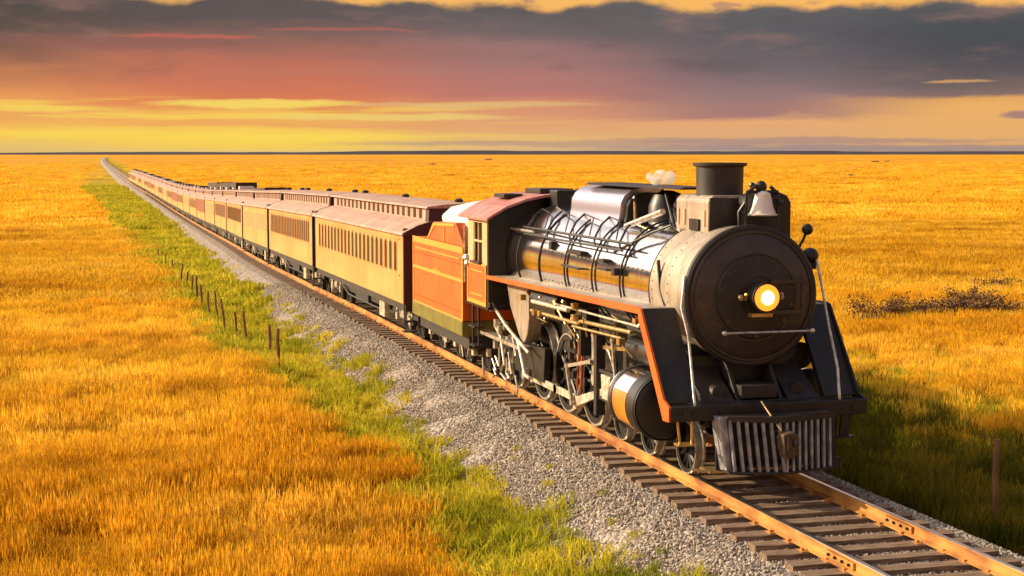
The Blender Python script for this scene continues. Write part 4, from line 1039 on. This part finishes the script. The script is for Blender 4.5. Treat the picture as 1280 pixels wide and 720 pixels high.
# ------------------------------------------------------------------ fence posts
posts = [(348, 468, 1.0), (337, 445, .75), (307, 430, .85), (296, 428, .8), (283, 420, 1.0), (272, 402, .9), (262, 398, .8), (252, 388, .8), (246, 380, .9), (240, 372, .8), (232, 362, .7), (225, 355, .8), (216, 345, .7), (207, 335, .7), (199, 327, .7)]
def ray(x, y):
    fw = Vector((math.sin(YAW) * math.cos(PIT), math.cos(YAW) * math.cos(PIT), -math.sin(PIT))); rt = Vector((math.cos(YAW), -math.sin(YAW), 0)); up = Vector((math.sin(YAW) * math.sin(PIT), math.cos(YAW) * math.sin(PIT), math.cos(PIT)))
    return fw + rt * ((x - 640) / F) + up * ((360 - y) / F)
def hit(x, y):
    r = ray(x, y); t = 5
    while t < 400:
        p = Vector((0, 0, H)) + r * t
        if p.z < ground_z(p.x, p.y): return p
        t += .2
    return p
random.seed(21)
plabels = ['thickest dark fence post, nearest of the row', 'short leaning fence post second in the row from the near end', 'fence post third in the row from the near end', 'slim fence post close beside another, fourth from the near end of the row', 'tall pale fence post fifth from the near end of the row']
for k, (px, py, hh) in enumerate(posts):
    p = hit(px, py); hgt = hh * 1.2
    m_ = MB(); r0 = random.uniform(.038, .052) * (1.25 if k == 0 else 1)
    pts_ = [(0, 0, -.3)] + [(random.uniform(-.02, .02) + q * .02, random.uniform(-.015, .015), hgt * q / 4) for q in range(1, 5)]
    m_.tube(pts_, r0, 7, radii=[r0 * 1.05, r0, r0 * .95, r0 * 1.0, r0 * .85])
    o = m_.build('fence_post', M['post']); o.location = p; o.rotation_euler = (random.uniform(-.06, .06), random.uniform(-.1, .1), random.uniform(0, 6))
    tag(o, plabels[k] if k < 5 else 'small weathered wooden fence post in the far part of the row', 'fence post', 'wooden fence posts along the green verge')
p = Vector((13.15, 20.7, ground_z(13.15, 20.7)))
m_ = MB(); m_.tube([(0, 0, -.3), (.01, 0, .5), (-.01, 0, 1.0), (0, 0, 1.52)], .05, 8, radii=[.055, .05, .048, .045])
o = m_.build('fence_post', M['post']); o.location = p; tag(o, 'lone slim weathered post standing in the shaded grass right of the track', 'fence post')

# ------------------------------------------------------------------ dark scrub on the right
def leafmat(name, c1, c2):
    m = bpy.data.materials.new(name); m.use_nodes = True; nt = m.node_tree; b = nt.nodes['Principled BSDF']; b.inputs['Roughness'].default_value = .8
    at = nt.nodes.new('ShaderNodeAttribute'); at.attribute_name = 'tone'; mx = nt.nodes.new('ShaderNodeMix'); mx.data_type = 'RGBA'
    mx.inputs[6].default_value = (*c1, 1); mx.inputs[7].default_value = (*c2, 1); nt.links.new(at.outputs['Fac'], mx.inputs[0]); nt.links.new(mx.outputs[2], b.inputs['Base Color']); return m
SL = leafmat('scrub_leaves', (.10, .045, .015), (.36, .19, .045))
def shrub(px, py, w, h, label):
    p = hit(px, py); r = empty('shrub', p); tag(r, label, 'shrub', 'dark low shrubs in the field right of the locomotive')
    st = MB(); vs = []; fs = []; tone = []
    for k in range(16):
        a = random.uniform(0, 2 * PI); R_ = w * random.uniform(.2, .95); tip = Vector((math.cos(a) * R_, math.sin(a) * R_ * .7, h * random.uniform(.35, 1.0)))
        midp = tip * .5 + Vector((random.uniform(-.1, .1), random.uniform(-.1, .1), .1)); st.tube([(0, 0, -.1), tuple(midp), tuple(tip)], .02, 5, radii=[.03, .02, .008])
        for q in range(60):
            c_ = tip * random.uniform(.35, 1.05) + Vector((random.gauss(0, .13), random.gauss(0, .13), random.gauss(0, .09))); c_.z = max(0, c_.z)
            u = Vector((random.gauss(0, 1), random.gauss(0, 1), random.gauss(0, 1))).normalized(); v_ = u.cross(Vector((random.gauss(0, 1), random.gauss(0, 1), random.gauss(0, 1)))).normalized()
            s = random.uniform(.03, .07); i = len(vs); vs += [tuple(c_ - u * s), tuple(c_ + v_ * s * .5), tuple(c_ + u * s), tuple(c_ - v_ * s * .5)]; fs.append((i, i + 1, i + 2, i + 3)); tone += [random.random() ** 1.5] * 4
    st.build('branches', M['shrubwood'], r)
    me = bpy.data.meshes.new('foliage'); me.from_pydata(vs, [], fs); me.materials.append(SL); a = me.attributes.new('tone', 'FLOAT', 'POINT'); a.data.foreach_set('value', tone)
    o = bpy.data.objects.new('foliage', me); COL.objects.link(o); o.parent = r
sl = [(1082, 410, .45, .35), (1097, 407, .6, .55), (1112, 403, .7, .6), (1128, 404, .6, .45), (1143, 402, .6, .4), (1160, 400, .7, .4), (1178, 398, .7, .45), (1196, 397, .7, .5), (1214, 392, .8, .65), (1232, 394, .8, .5), (1250, 396, .8, .45), (1207, 380, .5, .6), (1222, 372, .5, .4), (1243, 366, .6, .6), (1262, 364, .7, .4), (1200, 400, .9, .5), (1172, 402, .8, .45), (1275, 362, .6, .4), (1247, 350, .4, .4)]
for k, (px, py, w, h) in enumerate(sl):
    shrub(px, py, w * 1.8, h * (1.75 if py > 385 else 1.1), 'low dark brown shrub among the scrub line in the golden field right of the locomotive')
# tiny far bushes and a fence post line seen against the left and right plain
random.seed(77)
FARB = []
for (px, py) in [(541, 204), (611, 199), (1094, 203), (1110, 202), (1062, 213)]:
    p = hit(px, py) if py > 216 else None
    if p is None:
        r_ = ray(px, py); t = (H + 1.3) / -r_.z; p = Vector((0, 0, H)) + r_ * t; p.z = ground_z(p.x, p.y)
    sc = p.length / 330
    r = empty('bush', p); tag(r, 'tiny dark bush far out on the golden plain', 'bush', 'tiny bushes scattered on the far plain')
    vs = []; fs = []; tone = []
    for q in range(160):
        c_ = Vector((random.gauss(0, .45), random.gauss(0, .3), abs(random.gauss(.12, .12)))) * sc
        u = Vector((random.gauss(0, 1), random.gauss(0, 1), random.gauss(0, 1))).normalized(); v_ = u.cross(Vector((1, .3, .2))).normalized(); s = .12 * sc
        i = len(vs); vs += [tuple(c_ - u * s), tuple(c_ + v_ * s * .7), tuple(c_ + u * s), tuple(c_ - v_ * s * .7)]; fs.append((i, i + 1, i + 2, i + 3)); tone += [random.random()] * 4
    me = bpy.data.meshes.new('foliage'); me.from_pydata(vs, [], fs); me.materials.append(SL); a = me.attributes.new('tone', 'FLOAT', 'POINT'); a.data.foreach_set('value', tone)
    o = bpy.data.objects.new('foliage', me); COL.objects.link(o); o.parent = r

# ------------------------------------------------------------------ distant low ridge on the horizon
hm = mat('distant_ridge', (.09, .085, .10), 1.0, 0, (.11, .10, .11), .002, spec=.0)  # distance haze is mixed into the grey-blue ridge colour
vs = []; fs = []
xs_ = [-9000 + 60 * i for i in range(360)]
for i, x in enumerate(xs_):
    h = 19 + 6 * nz(x, 0, 900, 61) + 2.5 * nz(x, 0, 160, 62); y = 9600 - .12 * x
    h *= .55 + .45 * sst(-500, 2500, x)
    vs += [(x, y, -3), (x, y + 60, h), (x, y + 700, h * .9), (x, y + 900, -3)]
for i in range(len(xs_) - 1):
    for k in range(3): fs.append((4 * i + k, 4 * i + 4 + k, 4 * i + 5 + k, 4 * i + 1 + k))
me = bpy.data.meshes.new('hills'); me.from_pydata(vs, [], fs); me.materials.append(hm)
o = bpy.data.objects.new('hills', me); COL.objects.link(o); tag(o, kind='structure')

# ------------------------------------------------------------------ steam
sm = bpy.data.materials.new('steam'); sm.use_nodes = True; nt = sm.node_tree; nt.nodes.clear()
out = nt.nodes.new('ShaderNodeOutputMaterial'); pv = nt.nodes.new('ShaderNodeVolumePrincipled'); pv.inputs['Color'].default_value = (1, .97, .9, 1)
tc = nt.nodes.new('ShaderNodeTexCoord'); ns = nt.nodes.new('ShaderNodeTexNoise'); ns.inputs['Scale'].default_value = 3.5; ns.inputs['Detail'].default_value = 4
nt.links.new(tc.outputs['Object'], ns.inputs[0])
mr = nt.nodes.new('ShaderNodeMapRange'); mr.inputs[1].default_value = .36; mr.inputs[2].default_value = .52; mr.inputs[4].default_value = 12; nt.links.new(ns.outputs['Fac'], mr.inputs[0])
nt.links.new(mr.outputs[0], pv.inputs['Density']); nt.links.new(pv.outputs[0], out.inputs['Volume'])
m_ = MB()
for (x, y, z, r) in ((-.1, 0, .0, .11), (.02, .1, .03, .13), (.14, 0, .02, .12), (-.18, .05, .04, .08)): m_.ball((x, y, z), r, 14)
o = m_.build('steam', sm); o.location = (9.45, 25.0, 4.28); tag(o, 'small white puff of steam above the boiler behind the smokestack', 'steam', kind='stuff')

# ------------------------------------------------------------------ sun and sky
SEL, SAZ = math.radians(21), math.radians(33)     # elevation; azimuth behind the left flank
sd = Vector((-math.cos(SEL) * math.cos(SAZ), math.cos(SEL) * math.sin(SAZ), math.sin(SEL)))
sun = bpy.data.lights.new('sun', 'SUN'); sun.energy = 5.0; sun.angle = math.radians(.6); sun.color = (1.0, .80, .52)
so = bpy.data.objects.new('sun', sun); COL.objects.link(so); so.rotation_euler = sd.to_track_quat('Z', 'Y').to_euler(); so.location = (0, 0, 50)

W = bpy.data.worlds.new('World'); S.world = W; W.use_nodes = True; nt = W.node_tree; N = nt.nodes; L = nt.links
bg = N['Background']
def math_(op, a, b=None, c=None):
    n_ = N.new('ShaderNodeMath'); n_.operation = op
    for i, v_ in enumerate((a, b, c)):
        if v_ is None: continue
        if isinstance(v_, (int, float)): n_.inputs[i].default_value = v_
        else: L.new(v_, n_.inputs[i])
    return n_.outputs[0]
def mrange(v_, a, b, c=0, d=1, smooth=True):
    n_ = N.new('ShaderNodeMapRange'); n_.interpolation_type = 'SMOOTHSTEP' if smooth else 'LINEAR'; L.new(v_, n_.inputs[0])
    for i, q in zip((1, 2, 3, 4), (a, b, c, d)): n_.inputs[i].default_value = q
    return n_.outputs[0]
def mixc(f, a, b):
    n_ = N.new('ShaderNodeMix'); n_.data_type = 'RGBA'
    if isinstance(f, (int, float)): n_.inputs[0].default_value = f
    else: L.new(f, n_.inputs[0])
    for i, q in ((6, a), (7, b)):
        if isinstance(q, tuple): n_.inputs[i].default_value = q
        else: L.new(q, n_.inputs[i])
    return n_.outputs[2]
tc = N.new('ShaderNodeTexCoord'); nrm = N.new('ShaderNodeVectorMath'); nrm.operation = 'NORMALIZE'; L.new(tc.outputs['Generated'], nrm.inputs[0])
rotm = N.new('ShaderNodeVectorRotate'); rotm.rotation_type = 'Z_AXIS'; rotm.inputs['Angle'].default_value = YAW; L.new(nrm.outputs[0], rotm.inputs['Vector'])
sep = N.new('ShaderNodeSeparateXYZ'); L.new(rotm.outputs[0], sep.inputs[0])
az = math_('MULTIPLY', math_('ARCTAN2', sep.outputs[0], sep.outputs[1]), 180 / PI)     # degrees, 0 = straight down the view, + to the right
el = math_('MULTIPLY', math_('ARCSINE', sep.outputs[2]), 180 / PI)
def nse(sx, sy, scale=1.0, det=5, rough=.55, seed=0.0, dist=0.0):
    cb = N.new('ShaderNodeCombineXYZ'); L.new(math_('MULTIPLY', az, sx), cb.inputs[0]); L.new(math_('MULTIPLY', el, sy), cb.inputs[1]); cb.inputs[2].default_value = seed
    n_ = N.new('ShaderNodeTexNoise'); n_.inputs['Scale'].default_value = scale; n_.inputs['Detail'].default_value = det; n_.inputs['Roughness'].default_value = rough; n_.inputs['Distortion'].default_value = dist
    L.new(cb.outputs[0], n_.inputs[0]); return math_('SUBTRACT', n_.outputs['Fac'], .5)
warp = math_('MULTIPLY', nse(.16, 1.0, 1, 6, .6, 2.0, .3), 1.1)
warp = math_('MULTIPLY', warp, mrange(el, 0.0, 1.6, .12, 1))
e2 = math_('ADD', el, warp)
def ramp(stops):
    n_ = N.new('ShaderNodeValToRGB'); L.new(mrange(e2, 0, 6, 0, 1, False), n_.inputs[0]); e = n_.color_ramp.elements
    st = sorted([((192 - y) / 34.9 / 6, c) for y, c in stops], key=lambda q: q[0])
    e[0].position = max(0, st[0][0]); e[0].color = rgb(*st[0][1]); e[1].position = min(1, st[-1][0]); e[1].color = rgb(*st[-1][1])
    for p, c in st[1:-1]: q = e.new(p); q.color = rgb(*c)
    return n_.outputs[0]
R0 = ramp([(192, (226, 188, 120)), (182, (236, 196, 108)), (170, (252, 206, 84)), (150, (240, 174, 96)), (128, (236, 158, 92)), (105, (206, 132, 88)), (75, (160, 108, 84)), (50, (104, 86, 76)), (30, (88, 78, 72)), (0, (88, 80, 76))])
R1 = ramp([(192, (228, 196, 130)), (184, (248, 206, 90)), (172, (254, 216, 84)), (158, (240, 170, 96)), (144, (244, 188, 92)), (134, (226, 128, 84)), (105, (208, 120, 92)), (75, (188, 114, 94)), (48, (136, 102, 92)), (28, (100, 88, 86))])
R2 = ramp([(192, (214, 180, 138)), (182, (232, 186, 120)), (170, (228, 176, 118)), (150, (226, 160, 116)), (132, (218, 146, 112)), (118, (192, 124, 112)), (90, (174, 122, 116)), (60, (150, 114, 112)), (40, (118, 102, 102)), (16, (102, 96, 96))])
R3 = ramp([(192, (192, 164, 136)), (184, (206, 164, 124)), (172, (222, 170, 122)), (154, (232, 172, 118)), (146, (172, 126, 118)), (122, (152, 122, 120)), (90, (122, 106, 110)), (60, (102, 96, 100)), (35, (96, 94, 98)), (10, (102, 98, 98))])
R4 = ramp([(192, (196, 164, 132)), (184, (218, 166, 112)), (172, (232, 176, 112)), (140, (238, 178, 104)), (129, (230, 168, 98)), (122, (136, 112, 104)), (100, (98, 90, 92)), (70, (80, 80, 84)), (40, (80, 82, 86)), (12, (96, 94, 96))])
c = mixc(mrange(az, -18, -10), R0, R1); c = mixc(mrange(az, -8, 0.5), c, R2); c = mixc(mrange(az, 0.5, 8.5), c, R3); c = mixc(mrange(az, 9, 16), c, R4)
# bright yellow lenses low over the left half
st = nse(.10, 2.6, 1, 4, .5, 5.0, .2)
f = mrange(st, .02, .13)
f = math_('MULTIPLY', f, math_('MULTIPLY', mrange(el, .25, .6), mrange(el, 2.1, 1.75))); f = math_('MULTIPLY', f, mrange(az, 6, -8, 0, .6))
c = mixc(f, c, rgb(252, 218, 92))
def lens(a0, e0, wa, we, col, amt, curve=0.0):
    global c
    da = math_('DIVIDE', math_('SUBTRACT', az, a0), wa)
    de = math_('DIVIDE', math_('ADD', math_('SUBTRACT', el, e0), math_('MULTIPLY', nse(.5, 1.0, 1, 4, .6, a0), .3)), we)
    r2 = math_('ADD', math_('MULTIPLY', da, da), math_('MULTIPLY', de, de))
    c = mixc(math_('MULTIPLY', mrange(r2, 1.0, .15), amt), c, rgb(*col))
lens(-9.0, 1.75, 4.6, .20, (250, 224, 104), .85)
lens(-16.5, 1.55, 1.9, .18, (248, 214, 96), .7)
lens(-4.5, 1.30, 5.5, .15, (240, 212, 118), .7)
lens(-1.5, 1.72, 5.5, .12, (224, 190, 128), .6)
lens(-11, .75, 8.0, .25, (252, 216, 92), .55)
lens(-14, 3.85, 6.5, .35, (150, 98, 92), .5)
lens(-11.3, 4.05, 3.0, .10, (218, 108, 86), .55)
lens(-6.0, 4.35, 3.5, .09, (196, 108, 92), .45)
lens(15.5, 2.45, 1.4, .07, (214, 160, 104), .8)
lens(17.6, 1.35, .9, .17, (150, 118, 122), .8)
lens(2.5, .35, 11, .13, (170, 142, 136), .55)
lens(10.0, .45, 9, .14, (168, 138, 134), .65)
lens(14.0, .18, 14, .16, (150, 136, 142), .7)
# top edge of the cloud bank and clear orange sky above it
lump = math_('ADD', math_('MULTIPLY', nse(.36, .62, 1, 6, .52, 9.0), 1.35), math_('MULTIPLY', nse(.12, .3, 1, 2, .5, 12.0), .5))
topE = math_('ADD', math_('ADD', mrange(az, -8, -1, 5.30, 5.10), mrange(az, -17, -12, .75, 0)), mrange(az, 12, 18, 0, -.12))
ab = mrange(math_('SUBTRACT', math_('ADD', el, lump), topE), -.10, .26)
# soft inner tone variation of the bank
bv = nse(.22, .9, 1, 6, .6, 31.0)
c = mixc(math_('MULTIPLY', mrange(bv, .02, .22), math_('MULTIPLY', mrange(el, 2.0, 3.4), .35)), c, rgb(176, 130, 118))
c = mixc(math_('MULTIPLY', mrange(bv, -.02, -.22), math_('MULTIPLY', mrange(el, 2.0, 3.4), .35)), c, rgb(82, 74, 78))
scat = mrange(nse(.6, 1.7, 1, 6, .6, 15.0), .05, .16)
above = mixc(scat, rgb(250, 186, 100), rgb(200, 150, 112))
above = mixc(mrange(el, 6.2, 14), above, (.62, .50, .56, 1))
c = mixc(ab, c, above)
# higher sky: Nishita with thin pale high cloud
sky = N.new('ShaderNodeTexSky'); sky.sky_type = 'NISHITA'; sky.sun_disc = False; sky.sun_elevation = SEL; sky.sun_rotation = math.atan2(sd.x, sd.y) % (2 * PI); sky.dust_density = 2.5; sky.air_density = 1.2
sc_ = N.new('ShaderNodeVectorMath'); sc_.operation = 'SCALE'; L.new(sky.outputs[0], sc_.inputs[0]); sc_.inputs['Scale'].default_value = .09
hc = N.new('ShaderNodeTexNoise'); hc.inputs['Scale'].default_value = 3; hc.inputs['Detail'].default_value = 6; L.new(nrm.outputs[0], hc.inputs[0])
high = mixc(mrange(hc.outputs['Fac'], .40, .62, .2, .9), sc_.outputs[0], (.42, .37, .42, 1))
c = mixc(mrange(el, 9, 26), c, high)
# bright glow of thin cloud above the bank, strongest towards the low sun
dt = N.new('ShaderNodeVectorMath'); dt.operation = 'DOT_PRODUCT'; L.new(nrm.outputs[0], dt.inputs[0]); dt.inputs[1].default_value = tuple(sd)
glow = math_('MULTIPLY', mrange(dt.outputs['Value'], .45, .9, 0, 1), mrange(el, 5.8, 9))
c = mixc(glow, c, (2.6, 2.3, 2.05, 1))
L.new(c, bg.inputs[0]); bg.inputs[1].default_value = 0.72

# ------------------------------------------------------------------ render settings
S.view_settings.view_transform = 'Standard'; S.view_settings.look = 'None'; S.view_settings.exposure = 0.45; S.view_settings.gamma = 1.0
S.render.engine = 'CYCLES'; S.cycles.use_denoising = True; S.cycles.max_bounces = 6; S.cycles.diffuse_bounces = 3; S.cycles.transparent_max_bounces = 8; S.cycles.volume_bounces = 2
